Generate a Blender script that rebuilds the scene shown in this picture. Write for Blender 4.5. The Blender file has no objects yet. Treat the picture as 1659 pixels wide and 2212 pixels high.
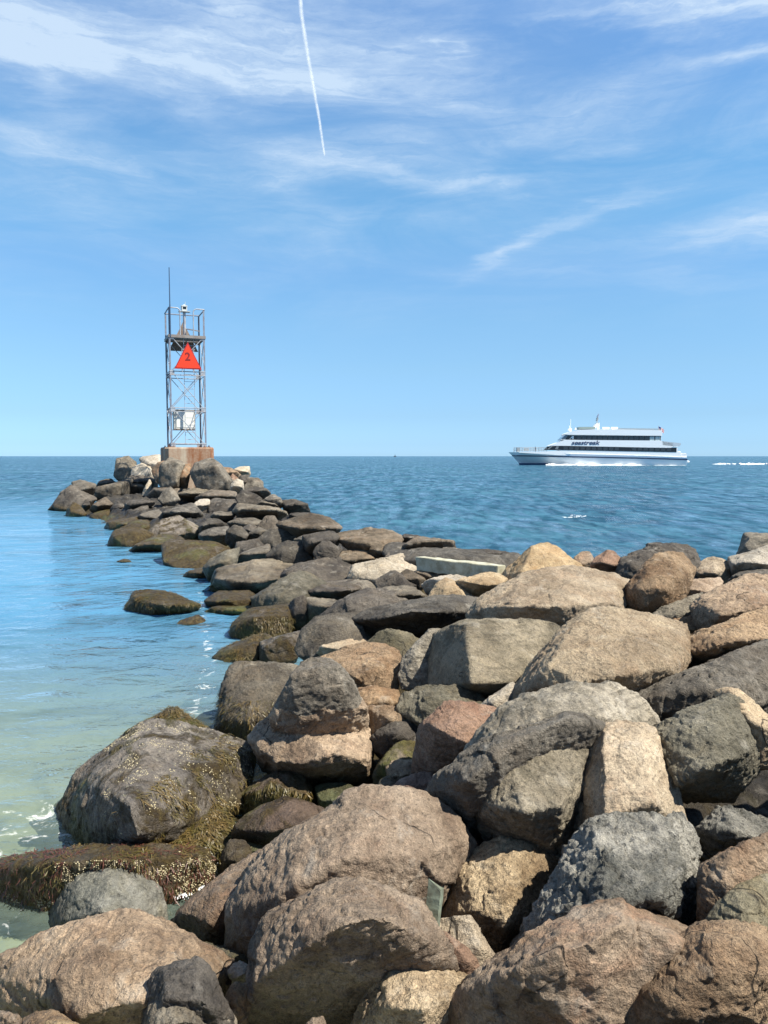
import bpy, bmesh, math, random
import numpy as np
from mathutils import Vector, Matrix

# ------------------------------------------------------------------ camera, sky, sun, exposure
SC = bpy.context.scene
COL = SC.collection
H = 2.6                      # eye height above the water
F = 1661.3                   # focal length in picture units (picture = 1659 x 2212 units)
PITCH = math.atan(120.7 / F)
cam_data = bpy.data.cameras.new('camera')
cam_data.sensor_fit = 'VERTICAL'
cam_data.sensor_height = 24.0
cam_data.lens = 24.0 * F / 2212.0
cam_data.clip_start = 0.05
cam_data.clip_end = 60000.0
cam = bpy.data.objects.new('camera', cam_data)
COL.objects.link(cam)
cam.location = (0, 0, H)
cam.rotation_euler = (math.pi / 2 - PITCH, 0, 0)
SC.camera = cam

SUN_EL = math.radians(54)
SUN_DIR = Vector((0.92, -0.40, 0)).normalized() * math.cos(SUN_EL) + Vector((0, 0, math.sin(SUN_EL)))
sun_data = bpy.data.lights.new('sun', 'SUN')
sun_data.energy = 5.0
sun_data.angle = math.radians(0.53)
sun_data.color = (1.0, 0.94, 0.82)
sun = bpy.data.objects.new('sun', sun_data)
COL.objects.link(sun)
sun.location = (20, -10, 30)
sun.rotation_euler = SUN_DIR.to_track_quat('Z', 'Y').to_euler()

SC.view_settings.view_transform = 'Standard'
SC.view_settings.look = 'None'
SC.view_settings.exposure = 1.0
SC.view_settings.gamma = 1.0
SC.cycles.max_bounces = 8
SC.cycles.transparent_max_bounces = 16
SC.cycles.volume_bounces = 0
SC.cycles.caustics_reflective = False
SC.cycles.caustics_refractive = False
SC.cycles.use_denoising = True


class NT:
    """tiny node-tree writer"""
    def __init__(self, tree):
        self.t = tree
        self.n = tree.nodes
        self.l = tree.links

    def new(self, typ, **kw):
        nd = self.n.new(typ)
        for k, v in kw.items():
            setattr(nd, k, v)
        return nd

    def put(self, sock, v):
        if hasattr(v, 'is_linked') or isinstance(v, bpy.types.NodeSocket):
            self.l.new(v, sock)
        else:
            sock.default_value = v

    def math(self, op, a, b=0.0, c=0.0, clamp=False):
        nd = self.new('ShaderNodeMath', operation=op, use_clamp=clamp)
        for i, v in enumerate((a, b, c)):
            self.put(nd.inputs[i], v)
        return nd.outputs[0]

    def vmath(self, op, a, b=(0, 0, 0)):
        nd = self.new('ShaderNodeVectorMath', operation=op)
        self.put(nd.inputs[0], a)
        if op == 'SCALE':
            self.put(nd.inputs['Scale'], b)
        else:
            self.put(nd.inputs[1], b)
        return nd.outputs[0]

    def noise(self, vec, scale, detail=4.0, rough=0.55, dist=0.0, col=False):
        nd = self.new('ShaderNodeTexNoise')
        if vec is not None:
            self.l.new(vec, nd.inputs['Vector'])
        nd.inputs['Scale'].default_value = scale
        nd.inputs['Detail'].default_value = detail
        nd.inputs['Roughness'].default_value = rough
        nd.inputs['Distortion'].default_value = dist
        return nd.outputs['Color' if col else 'Fac']

    def ramp(self, fac, stops, mode='LINEAR'):
        nd = self.new('ShaderNodeValToRGB')
        cr = nd.color_ramp
        cr.interpolation = mode
        while len(cr.elements) < len(stops):
            cr.elements.new(0.5)
        for e, (p, c) in zip(cr.elements, stops):
            e.position = p
            e.color = tuple(c) + (1.0,) if len(c) == 3 else c
        self.l.new(fac, nd.inputs['Fac'])
        return nd.outputs['Color']

    def rng(self, v, a, b, c=0.0, d=1.0, smooth=False):
        nd = self.new('ShaderNodeMapRange', clamp=True)
        if smooth:
            nd.interpolation_type = 'SMOOTHSTEP'
        self.put(nd.inputs['Value'], v)
        for k, x in zip(('From Min', 'From Max', 'To Min', 'To Max'), (a, b, c, d)):
            self.put(nd.inputs[k], x)
        return nd.outputs['Result']

    def mix(self, fac, a, b, blend='MIX'):
        nd = self.new('ShaderNodeMix', data_type='RGBA', blend_type=blend)
        self.put(nd.inputs[0], fac)
        for i, v in ((6, a), (7, b)):
            if isinstance(v, (tuple, list)):
                v = tuple(v) + (1.0,) if len(v) == 3 else v
            self.put(nd.inputs[i], v)
        return nd.outputs[2]


def lin(r, g, b):
    f = lambda c: (c / 255 / 12.92) if c <= 10 else ((c / 255 + 0.055) / 1.055) ** 2.4
    return (f(r), f(g), f(b))


world = bpy.data.worlds.new('World')
SC.world = world
world.use_nodes = True


def build_sky():
    t = NT(world.node_tree)
    t.n.clear()
    out = t.new('ShaderNodeOutputWorld')
    bg = t.new('ShaderNodeBackground')
    bg.inputs['Strength'].default_value = 0.0505
    sky = t.new('ShaderNodeTexSky', sky_type='NISHITA')
    sky.sun_disc = False
    sky.sun_elevation = SUN_EL
    sky.sun_rotation = math.atan2(SUN_DIR.x, SUN_DIR.y)
    sky.altitude = 0
    sky.air_density = 1.0
    sky.dust_density = 0.3
    sky.ozone_density = 2.0
    tc = t.new('ShaderNodeTexCoord')
    d = tc.outputs['Generated']
    sep = t.new('ShaderNodeSeparateXYZ')
    t.l.new(d, sep.inputs[0])
    dx, dy, dz = sep.outputs
    hyp = t.math('SQRT', t.math('ADD', t.math('MULTIPLY', dx, dx), t.math('MULTIPLY', dy, dy)))
    el = t.math('ARCTAN2', dz, hyp)
    az = t.math('ARCTAN2', dx, dy)
    # the bright haze-free sea sky: correct the sky model's whitish horizon towards blue
    tint = t.vmath('SCALE', t.ramp(t.rng(el, 0.0, 1.3), SKY_TINT), 2.5)
    base = t.mix(1.0, sky.outputs['Color'], tint, 'MULTIPLY')
    base = t.mix(0.07, base, CLOUD_COL)
    # cirrus: soft streaks placed by azimuth / elevation, frayed by noise
    cxy = t.new('ShaderNodeCombineXYZ')
    t.l.new(az, cxy.inputs[0])
    t.l.new(el, cxy.inputs[1])
    p = cxy.outputs[0]
    stretch = t.new('ShaderNodeMapping')
    stretch.inputs['Scale'].default_value = (1.0, 3.6, 1.0)
    stretch.inputs['Rotation'].default_value = (0, 0, math.radians(8))
    t.l.new(p, stretch.inputs['Vector'])
    sp = stretch.outputs[0]
    warp = t.vmath('SUBTRACT', t.noise(sp, 7.0, 6, 0.6, 0.3, col=True), (0.5, 0.5, 0.5))
    wp = t.vmath('ADD', p, t.vmath('MULTIPLY', warp, (0.16, 0.055, 0)))
    ws = t.new('ShaderNodeSeparateXYZ')
    t.l.new(wp, ws.inputs[0])
    wx, wy = ws.outputs[0], ws.outputs[1]
    tot = None
    # x, y (picture units), half length, half thickness above / below, tilt (deg, + = falls to the right), opacity
    for (x, y, a, b1, b2, tilt, op) in CIRRUS:
        ca = math.atan((x - 829.5) / F)
        ce = math.atan((985.3 - y) / F * math.cos(ca))
        ddx = t.math('SUBTRACT', wx, ca)
        ddy = t.math('SUBTRACT', wy, ce)
        cs, sn = math.cos(math.radians(tilt)), math.sin(math.radians(tilt))
        u = t.math('SUBTRACT', t.math('MULTIPLY', ddx, cs), t.math('MULTIPLY', ddy, sn))
        v = t.math('ADD', t.math('MULTIPLY', ddx, sn), t.math('MULTIPLY', ddy, cs))
        if b1 == b2:
            vv = t.math('DIVIDE', v, b1 / F)
        else:
            up = t.math('DIVIDE', t.math('MAXIMUM', v, 0.0), b1 / F)
            dn = t.math('DIVIDE', t.math('MINIMUM', v, 0.0), b2 / F)
            vv = t.math('ADD', up, dn)
        uu = t.math('DIVIDE', u, a / F)
        r2 = t.math('ADD', t.math('MULTIPLY', uu, uu), t.math('MULTIPLY', vv, vv))
        g = t.math('MULTIPLY', t.math('EXPONENT', t.math('MULTIPLY', r2, -1.0)), op)
        tot = g if tot is None else t.math('ADD', tot, g)
    fray = t.rng(t.noise(sp, 9.0, 8, 0.62, 0.6), 0.25, 0.75, 0.55, 1.35)
    veil = t.rng(t.noise(sp, 3.2, 7, 0.6, 0.8), 0.40, 0.80, 0.0, 0.52)
    veil = t.math('MULTIPLY', veil, t.rng(el, 0.12, 0.35))
    fib = t.new('ShaderNodeMapping')
    fib.inputs['Scale'].default_value = (1.0, 11.0, 1.0)
    fib.inputs['Rotation'].default_value = (0, 0, math.radians(10))
    t.l.new(wp, fib.inputs['Vector'])
    fibre = t.rng(t.noise(fib.outputs[0], 9.0, 8, 0.66, 0.4), 0.3, 0.7, 0.55, 1.4)
    fray = t.math('MULTIPLY', fray, fibre)
    dens = t.math('MULTIPLY', t.math('ADD', tot, veil), fray)
    dens = t.math('MINIMUM', dens, 0.92)
    colr = t.mix(dens, base, CLOUD_COL)
    t.l.new(colr, bg.inputs['Color'])
    t.l.new(bg.outputs[0], out.inputs['Surface'])


SKY_TINT = [(0.0000, (0.291, 0.516, 0.942)), (0.0025, (0.291, 0.516, 0.942)), (0.0117, (0.269, 0.468, 0.849)), (0.0395, (0.277, 0.428, 0.667)), (0.0854, (0.341, 0.486, 0.617)), (0.1308, (0.369, 0.539, 0.637)), (0.1753, (0.375, 0.575, 0.681)), (0.2186, (0.394, 0.642, 0.718)), (0.2606, (0.366, 0.655, 0.743)), (0.3397, (0.423, 0.672, 0.804)), (0.4118, (0.473, 0.717, 0.873)), (0.6200, (0.336, 0.424, 0.524)), (0.9500, (0.207, 0.252, 0.297))]
CLOUD_COL = (6.4, 8.0, 9.9)
CIRRUS = [
    (40, 130, 360, 62, 36, 3, 0.78), (420, 165, 400, 78, 36, 5, 0.50), (760, 190, 320, 85, 50, 4, 0.32),
    (520, 55, 130, 24, 24, 18, 0.26), (120, 150, 160, 40, 24, 2, 0.30),
    (230, 350, 330, 26, 22, 2, 0.28), (420, 230, 90, 30, 40, 30, 0.14), (120, 215, 60, 18, 30, 35, 0.16),
    (1450, 62, 260, 20, 15, 6, 0.62), (1560, 72, 170, 24, 18, 6, 0.34), (1180, 40, 150, 9, 9, 6, 0.22),
    (1610, 152, 140, 14, 14, 5, 0.42), (1170, 520, 175, 13, 13, -22, 0.38), (1340, 455, 150, 11, 11, -20, 0.14),
    (1090, 556, 60, 9, 12, -12, 0.16), (1600, 505, 200, 32, 26, -4, 0.48), (1480, 610, 220, 16, 16, 2, 0.12),
    (780, 390, 280, 32, 22, 8, 0.32), (960, 408, 120, 9, 9, 6, 0.28), (650, 440, 90, 30, 20, 20, 0.15),
    (1150, 300, 380, 60, 50, 3, 0.12), (950, 122, 26, 5, 5, 20, 0.34), (820, 575, 300, 14, 14, 4, 0.07),
    (1180, 605, 160, 10, 10, 4, 0.12)]
build_sky()
world.cycles.sampling_method = 'MANUAL'
world.cycles.sample_map_resolution = 512

# ------------------------------------------------------------------ helpers
_ct, _st = math.cos(PITCH), math.sin(PITCH)


def ray(x, y):
    """direction through a picture point, scaled so its world Y is 1"""
    cx, cy = (x - 829.5) / F, -(y - 1106.0) / F
    wy = _ct + cy * _st
    wz = -_st + cy * _ct
    return cx / wy, wz / wy


def at(x, y, Y):
    rx, rz = ray(x, y)
    return np.array((rx * Y, Y, H + rz * Y))


def proj(P):
    P = np.asarray(P, float)
    q = P - np.array((0, 0, H))
    dep = q[:, 1] * _ct - q[:, 2] * _st
    up = q[:, 1] * _st + q[:, 2] * _ct
    return 829.5 + F * q[:, 0] / dep, 1106.0 - F * up / dep


def tag(o, label=None, cat=None, group=None, kind=None):
    if label:
        o['label'] = label
    if cat:
        o['category'] = cat
    if group:
        o['group'] = group
    if kind:
        o['kind'] = kind
    return o


def mesh_obj(name, me, mat=None, parent=None):
    o = bpy.data.objects.new(name, me)
    COL.objects.link(o)
    if mat:
        me.materials.append(mat)
    if parent:
        o.parent = parent
    return o


def empty(name, loc, rz=0.0):
    o = bpy.data.objects.new(name, None)
    COL.objects.link(o)
    o.location = loc
    o.rotation_euler = (0, 0, rz)
    return o


class MB:
    """collects simple solids into one bmesh"""
    def __init__(self):
        self.b = bmesh.new()

    def box(self, c, s, rot=None):
        m = Matrix.Translation(Vector(c))
        if rot is not None:
            m = m @ rot.to_4x4()
        m = m @ Matrix.Diagonal((s[0], s[1], s[2], 1))
        bmesh.ops.create_cube(self.b, size=1.0, matrix=m)
        return self

    def bar(self, p, q, r, seg=8, r2=None):
        p, q = Vector(p), Vector(q)
        d = q - p
        m = Matrix.Translation((p + q) / 2) @ d.to_track_quat('Z', 'Y').to_matrix().to_4x4()
        bmesh.ops.create_cone(self.b, cap_ends=True, segments=seg, radius1=r, radius2=r if r2 is None else r2,
                              depth=d.length, matrix=m)
        return self

    def angle(self, p, q, w, t):
        """L-section bar"""
        p, q = Vector(p), Vector(q)
        d = q - p
        R = d.to_track_quat('Z', 'Y').to_matrix()
        c = (p + q) / 2
        self.box(c + R @ Vector((w / 2, 0, 0)), (w, t, d.length), R)
        self.box(c + R @ Vector((0, w / 2 + t / 2, 0)), (t, w, d.length), R)
        return self

    def prism(self, pts, y0, y1):
        """outline in x,z extruded along y"""
        a = [self.b.verts.new((x, y0, z)) for x, z in pts]
        c = [self.b.verts.new((x, y1, z)) for x, z in pts]
        n = len(pts)
        self.b.faces.new(a)
        self.b.faces.new(c[::-1])
        for i in range(n):
            j = (i + 1) % n
            self.b.faces.new((a[j], a[i], c[i], c[j]))
        return self

    def tube(self, pts, r, seg=8):
        for a, b in zip(pts[:-1], pts[1:]):
            self.bar(a, b, r, seg)
        return self

    def build(self, name, mat, parent=None, bevel=0.0, smooth=False):
        bmesh.ops.recalc_face_normals(self.b, faces=self.b.faces)
        if bevel:
            bmesh.ops.bevel(self.b, geom=self.b.edges[:], offset=bevel, segments=2, affect='EDGES', clamp_overlap=True)
        me = bpy.data.meshes.new(name)
        self.b.to_mesh(me)
        self.b.free()
        if smooth:
            me.polygons.foreach_set('use_smooth', [True] * len(me.polygons))
        return mesh_obj(name, me, mat, parent)


# vectorised gradient noise -------------------------------------------------
_rs = np.random.RandomState(7)
_PERM = np.concatenate([_rs.permutation(256)] * 3).astype(np.int64)
_G = _rs.normal(size=(256, 3))
_G /= np.linalg.norm(_G, axis=1)[:, None]


def perlin(p):
    p = np.asarray(p, float)
    i = np.floor(p).astype(np.int64)
    f = p - i
    w = f * f * f * (f * (f * 6 - 15) + 10)
    i &= 255
    out = np.zeros(len(p))
    for dx in (0, 1):
        wx = w[:, 0] if dx else 1 - w[:, 0]
        for dy in (0, 1):
            wy = w[:, 1] if dy else 1 - w[:, 1]
            for dz in (0, 1):
                wz = w[:, 2] if dz else 1 - w[:, 2]
                h = _PERM[_PERM[_PERM[i[:, 0] + dx] + i[:, 1] + dy] + i[:, 2] + dz]
                g = _G[h]
                out += wx * wy * wz * (g[:, 0] * (f[:, 0] - dx) + g[:, 1] * (f[:, 1] - dy) + g[:, 2] * (f[:, 2] - dz))
    return out


def fbm(p, octs=4, gain=0.5):
    s, a = np.zeros(len(p)), 1.0
    for k in range(octs):
        s += a * perlin(p * (2.03 ** k) + 17.3 * k)
        a *= gain
    return s


# ------------------------------------------------------------------ materials
def principled(name, color, rough=0.6, metal=0.0, spec=0.5):
    m = bpy.data.materials.new(name)
    m.use_nodes = True
    b = m.node_tree.nodes['Principled BSDF']
    b.inputs['Base Color'].default_value = tuple(color) + (1,)
    b.inputs['Roughness'].default_value = rough
    b.inputs['Metallic'].default_value = metal
    b.inputs['Specular IOR Level'].default_value = spec
    return m


def worn(name, color, stain, amount=0.5, scale=6.0, rough=0.6, metal=0.0, vertical=False):
    """paint or metal with stains of a second colour"""
    m = principled(name, color, rough, metal)
    t = NT(m.node_tree)
    b = t.n['Principled BSDF']
    tc = t.new('ShaderNodeTexCoord')
    mp = t.new('ShaderNodeMapping')
    mp.inputs['Scale'].default_value = (1, 1, 0.12) if vertical else (1, 1, 1)
    t.l.new(tc.outputs['Object'], mp.inputs['Vector'])
    n = t.noise(mp.outputs[0], scale, 6, 0.6)
    n2 = t.noise(tc.outputs['Object'], scale * 5, 4, 0.6)
    f = t.rng(t.math('ADD', n, t.math('MULTIPLY', n2, 0.25)), 0.62 - 0.2 * amount, 0.78, 0, min(1.0, amount * 1.4))
    t.l.new(t.mix(f, color, stain), b.inputs['Base Color'])
    bp = t.new('ShaderNodeBump')
    bp.inputs['Strength'].default_value = 0.25
    bp.inputs['Distance'].default_value = 0.01
    t.l.new(n2, bp.inputs['Height'])
    t.l.new(bp.outputs[0], b.inputs['Normal'])
    return m


def rock_mat(name, c1, c2, stain, stain_amt=0.3, weed=0.0, grain=0.78, bump=1.2, strata=0.4, speck=0.0, wet=0.0, tide=1.0):
    """granite: two tones, stains, mineral grain, layering, weed up to the tide line"""
    m = principled(name, c1, 0.82, 0.0, 0.3)
    t = NT(m.node_tree)
    b = t.n['Principled BSDF']
    tc = t.new('ShaderNodeTexCoord')
    oi = t.new('ShaderNodeObjectInfo')
    rnd = oi.outputs['Random']
    off = t.vmath('SCALE', (13.7, 7.1, 21.3), rnd)
    p = t.vmath('ADD', tc.outputs['Object'], off)
    rot = t.new('ShaderNodeVectorRotate', rotation_type='EULER_XYZ')
    t.l.new(p, rot.inputs['Vector'])
    t.l.new(t.vmath('SCALE', (1.1, 0.9, 2.0), t.math('SUBTRACT', rnd, 0.5)), rot.inputs['Rotation'])
    lay = t.vmath('MULTIPLY', rot.outputs[0], (3.2, 3.2, 17.0))
    big = t.noise(p, 1.7, 7, 0.62, 0.5)
    mid = t.noise(p, 7.5, 7, 0.66, 0.4)
    fine = t.noise(p, 42.0, 5, 0.7)
    vfine = t.noise(p, 130.0, 3, 0.6)
    layer = t.noise(lay, 1.0, 6, 0.62, 0.7)
    tone = t.math('ADD', t.math('MULTIPLY', big, 0.75), t.math('MULTIPLY', mid, 0.45))
    col = t.mix(t.rng(tone, 0.50, 0.70), c1, c2)
    # stains
    sn = t.noise(t.vmath('ADD', p, (5.2, 1.3, 9.9)), 2.6, 8, 0.68, 0.6)
    col = t.mix(t.rng(sn, 0.50, 0.70, 0, stain_amt), col, stain)
    # layering and grain
    col = t.mix(strata, col, t.ramp(layer, [(0.30, (0.42, 0.41, 0.40)), (0.47, (0.92, 0.91, 0.90)), (0.70, (1.25, 1.22, 1.18))]), 'MULTIPLY')
    g = t.ramp(t.math('ADD', t.math('MULTIPLY', fine, 0.5), t.math('MULTIPLY', vfine, 0.5)),
               [(0.34, (0.16, 0.16, 0.17)), (0.46, (0.85, 0.84, 0.83)), (0.56, (1.15, 1.13, 1.10)), (0.66, (1.9, 1.84, 1.74))])
    col = t.mix(grain, col, g, 'MULTIPLY')
    pit = t.rng(t.noise(p, 17.0, 5, 0.72, 0.8), 0.31, 0.42)
    pitm = t.math('MULTIPLY', t.math('SUBTRACT', 1.0, pit), t.rng(t.noise(p, 1.1, 3), 0.45, 0.65, 0.0, 0.6))
    col = t.mix(pitm, col, (0.045, 0.04, 0.035))
    ck = t.noise(t.vmath('ADD', p, (3.3, 8.8, 1.1)), 0.85, 4, 0.5, 0.35)
    crack = t.rng(t.math('ABSOLUTE', t.math('SUBTRACT', ck, 0.5)), 0.0, 0.0035, 1.0, 0.0)
    crack = t.math('MULTIPLY', crack, t.rng(t.noise(p, 1.9, 2), 0.53, 0.60))
    col = t.mix(t.math('MULTIPLY', crack, 0.85), col, (0.02, 0.018, 0.015))
    pale = t.rng(t.noise(t.vmath('ADD', p, (9.1, 2.2, 4.4)), 4.6, 7, 0.7, 0.3), 0.56, 0.68, 0, 0.26)
    col = t.mix(pale, col, (0.58, 0.53, 0.44))
    # each stone its own lightness and warmth
    hsv = t.new('ShaderNodeHueSaturation')
    t.l.new(t.rng(rnd, 0, 1, 0.82, 1.18), hsv.inputs['Value'])
    t.l.new(t.rng(t.math('FRACT', t.math('MULTIPLY', rnd, 7.31)), 0, 1, 0.75, 1.05), hsv.inputs['Saturation'])
    hsv.inputs['Hue'].default_value = 0.5
    t.l.new(col, hsv.inputs['Color'])
    col = hsv.outputs[0]
    if speck:
        vo = t.new('ShaderNodeTexVoronoi')
        vo.inputs['Scale'].default_value = 26.0
        t.l.new(p, vo.inputs['Vector'])
        k = t.math('MULTIPLY', t.rng(vo.outputs['Distance'], 0.30, 0.14), t.rng(t.noise(p, 3.0, 4), 0.45, 0.6))
        col = t.mix(t.math('MULTIPLY', k, speck), col, (0.46, 0.43, 0.30))
    # weed and wet rock by height above the sea
    geo = t.new('ShaderNodeNewGeometry')
    sz = t.new('ShaderNodeSeparateXYZ')
    t.l.new(geo.outputs['Position'], sz.inputs[0])
    zz = t.math('ADD', sz.outputs[2], t.math('MULTIPLY', t.math('SUBTRACT', t.noise(p, 2.2, 6, 0.65), 0.5), 0.55))
    wetf = t.rng(zz, 0.30, 0.62, tide, 0.0)
    if wet:
        wetf = t.math('MAXIMUM', wetf, wet)
    col = t.mix(t.math('MULTIPLY', wetf, 0.55), col, t.mix(1.0, col, (0.42, 0.38, 0.33), 'MULTIPLY'))
    wfac = t.rng(zz, 0.10, 0.34, tide, 0.0)
    if weed:
        wfac = t.math('MAXIMUM', wfac, t.rng(t.noise(p, 3.4, 7, 0.7, 0.5), 0.56 - 0.26 * weed, 0.64 - 0.16 * weed, 0, 0.96))
    wn = t.noise(p, 16.0, 6, 0.75, 0.4)
    wcol = t.ramp(wn, [(0.28, (0.012, 0.010, 0.006)), (0.45, (0.045, 0.030, 0.012)), (0.58, (0.085, 0.060, 0.020)), (0.74, (0.125, 0.105, 0.038))])
    wcol = t.mix(t.rng(t.noise(p, 1.3, 3), 0.54, 0.70, 0, 0.5), wcol, t.mix(wn, (0.02, 0.03, 0.006), (0.22, 0.24, 0.05)))
    col = t.mix(wfac, col, wcol)
    t.l.new(col, b.inputs['Base Color'])
    t.l.new(t.rng(wetf, 0, 1, 0.85, 0.42), b.inputs['Roughness'])
    # relief
    h = t.math('ADD', t.math('MULTIPLY', mid, 0.9), t.math('MULTIPLY', fine, 0.5))
    h = t.math('ADD', h, t.math('MULTIPLY', vfine, 0.2))
    h = t.math('ADD', h, t.math('MULTIPLY', layer, 0.55 * strata + 0.1))
    h = t.math('SUBTRACT', h, t.math('MULTIPLY', pitm, 0.3))
    h = t.math('SUBTRACT', h, t.math('MULTIPLY', crack, 0.35))
    h = t.math('ADD', h, t.math('MULTIPLY', t.math('MULTIPLY', wn, wfac), 1.2))
    bp = t.new('ShaderNodeBump')
    bp.inputs['Strength'].default_value = min(1.0, 0.85 * bump)
    t.l.new(t.rng(t.math('FRACT', t.math('MULTIPLY', rnd, 3.77)), 0, 1, 0.024 * bump, 0.062 * bump), bp.inputs['Distance'])
    t.l.new(h, bp.inputs['Height'])
    t.l.new(bp.outputs[0], b.inputs['Normal'])
    return m


RM = {
    'tan':   rock_mat('tan_granite', (0.237, 0.166, 0.091), (0.395, 0.304, 0.186), (0.34, 0.19, 0.08), 0.45, strata=0.35),
    'pale':  rock_mat('pale_granite', (0.291, 0.246, 0.183), (0.466, 0.407, 0.320), (0.36, 0.25, 0.13), 0.30, strata=0.25),
    'grey':  rock_mat('grey_granite', (0.086, 0.073, 0.056), (0.197, 0.172, 0.133), (0.19, 0.135, 0.08), 0.4),
    'gneiss': rock_mat('striped_granite', (0.130, 0.113, 0.081), (0.304, 0.265, 0.197), (0.16, 0.125, 0.085), 0.4, strata=0.8),
    'dark':  rock_mat('dark_granite', (0.040, 0.034, 0.029), (0.107, 0.092, 0.075), (0.11, 0.08, 0.05), 0.4),
    'brown': rock_mat('brown_granite', (0.158, 0.103, 0.060), (0.356, 0.257, 0.162), (0.24, 0.12, 0.055), 0.4, grain=0.85),
    'umber': rock_mat('grey_brown_granite', (0.073, 0.057, 0.039), (0.171, 0.136, 0.098), (0.18, 0.11, 0.06), 0.4),
    'pink':  rock_mat('pink_granite', (0.140, 0.086, 0.058), (0.292, 0.194, 0.140), (0.17, 0.07, 0.04), 0.45),
    'rust':  rock_mat('rust_granite', (0.188, 0.122, 0.069), (0.326, 0.238, 0.156), (0.40, 0.17, 0.06), 0.6),
    'olive': rock_mat('greenish_granite', (0.079, 0.071, 0.046), (0.193, 0.174, 0.123), (0.22, 0.16, 0.075), 0.4),
    'rough': rock_mat('porous_grey_granite', (0.086, 0.086, 0.075), (0.293, 0.281, 0.246), (0.06, 0.058, 0.05), 0.5, grain=0.9, bump=1.5, strata=0.2),
    'speck': rock_mat('coarse_tan_granite', (0.192, 0.134, 0.076), (0.474, 0.371, 0.236), (0.14, 0.08, 0.045), 0.5, grain=0.95, bump=1.5, strata=0.15),
    'slate': rock_mat('dark_grey_granite', (0.048, 0.042, 0.035), (0.129, 0.115, 0.095), (0.13, 0.10, 0.06), 0.4),
    'core':  rock_mat('shaded_rubble', (0.023, 0.021, 0.019), (0.056, 0.049, 0.040), (0.05, 0.04, 0.025), 0.4),  # shade of the gaps put into the colour, far darker than the stones
    'blue':  rock_mat('blue_grey_granite', (0.076, 0.082, 0.076), (0.214, 0.214, 0.185), (0.17, 0.15, 0.08), 0.6, tide=0.25, strata=0.5, wet=0.3),
    'weed':  rock_mat('weedy_granite', (0.135, 0.111, 0.086), (0.221, 0.190, 0.151), (0.16, 0.10, 0.05), 0.4, weed=0.9, speck=0.6, wet=0.5),
    'halfweed': rock_mat('barnacled_granite', (0.151, 0.130, 0.111), (0.246, 0.214, 0.178), (0.18, 0.12, 0.06), 0.4, weed=0.32, speck=0.7, wet=0.25),
    'wet':   rock_mat('wet_granite', (0.126, 0.086, 0.063), (0.206, 0.142, 0.103), (0.13, 0.07, 0.03), 0.5, weed=0.3, wet=1.0),
    'moss':  rock_mat('algae_green_granite', (0.103, 0.135, 0.079), (0.237, 0.269, 0.135), (0.16, 0.20, 0.04), 0.6, strata=0.3, wet=0.6),
}
# ------------------------------------------------------------------ the stones of the jetty
# every stone was measured in one of these windows of the picture: origin x, y and scale (source pixels per unit)
WIN = {'T3': (150, 1750, .7233), 'T4': (400, 2100, .6028), 'T5': (1200, 2050, .6028), 'T6': (2024, 2050, .6028),
       'N1': (0, 2600, .6028), 'N2': (800, 2500, .6028), 'N3': (1600, 2500, .4822), 'N4': (2224, 2500, .4822),
       'N5': (0, 3200, .6631), 'N6': (900, 3100, .6631), 'N7': (1924, 3000, .6631)}
ROCKS = []


def R(win, mat, name, label, outline, ridge='', **kw):
    ox, oy, s = WIN[win]
    conv = lambda v: [((ox + a[0] * s) / 1.8227, (oy + a[1] * s) / 1.8227) + tuple(a[2:])
                      for a in [tuple(float(q) for q in w.split(',')) for w in v.split()]]
    g_ = 1.02 if win in ('N5', 'N6', 'N7') else 1.045

    def grow(h):
        cx, cy = sum(q[0] for q in h) / len(h), sum(q[1] for q in h) / len(h)
        return [(cx + (q[0] - cx) * g_, cy + (q[1] - cy) * g_) + tuple(q[2:]) for q in h]

    ROCKS.append(dict(mat=mat, name=name, label=label, outline=[grow(conv(h)) for h in outline.split(';')],
                      ridge=[conv(h) for h in ridge.split(';')] if ridge else None, kw=kw))


# ---- bottom right foreground
R('N7', 'brown', 'boulder', 'dark brown lumpy boulder filling the bottom right corner',
  '1150,1045 1210,1000 1310,990 1390,960 1470,938 1560,955 1659,1010 1750,1060 1780,1650 640,1680 710,1540 830,1430 1000,1345 1100,1290 1180,1215',
  '1220,1110,-.10 1350,1070,-.14 1490,1060,-.15 1640,1110,-.12 1010,1370,-.07 1330,1260,-.15 1640,1260,-.15 1100,1500,-.06 1500,1500,-.07 800,1520,-.0', z=.55, p=90, keep=.9)
R('N7', 'rust', 'boulder', 'long rust brown boulder with a pointed ridge, in the bottom right foreground',
  '-60,1270 200,1085 370,990 520,880 640,835 790,815 840,860 905,945 960,1010 960,1300 820,1445 700,1600 640,1680 -260,1680 -230,1420;'
  '780,830 905,925 1000,930 1110,965 1230,1005 1330,1045 1320,1200 1150,1320 820,1460 700,1350',
  '120,1250,-.12 380,1140,-.16 600,1075,-.18 790,960,-.17 900,980,-.08 300,1350,-.08 700,1270,-.07 250,1560,.0 560,1480,.0;900,990,-.12 1100,1075,-.16 950,1150,-.1', z=.6, p=70, keep=.95)
R('N7', 'rough', 'boulder', 'lumpy grey-green boulder of rough porous stone, standing behind the rust brown ridge boulder',
  '140,1120 230,950 330,780 370,670 430,580 500,490 560,400 610,350 700,318 760,345 850,365 1000,360 1080,320 1150,350 1210,440 1250,540 1250,640 1245,900 1230,1010 1000,1040 500,1040 300,1090',
  '640,420,-.14 1080,400,-.14 480,700,-.12 760,640,-.24 1150,600,-.2 700,840,-.28 1000,800,-.3 400,900,-.14', z=.7, amp=1.6)
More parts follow.
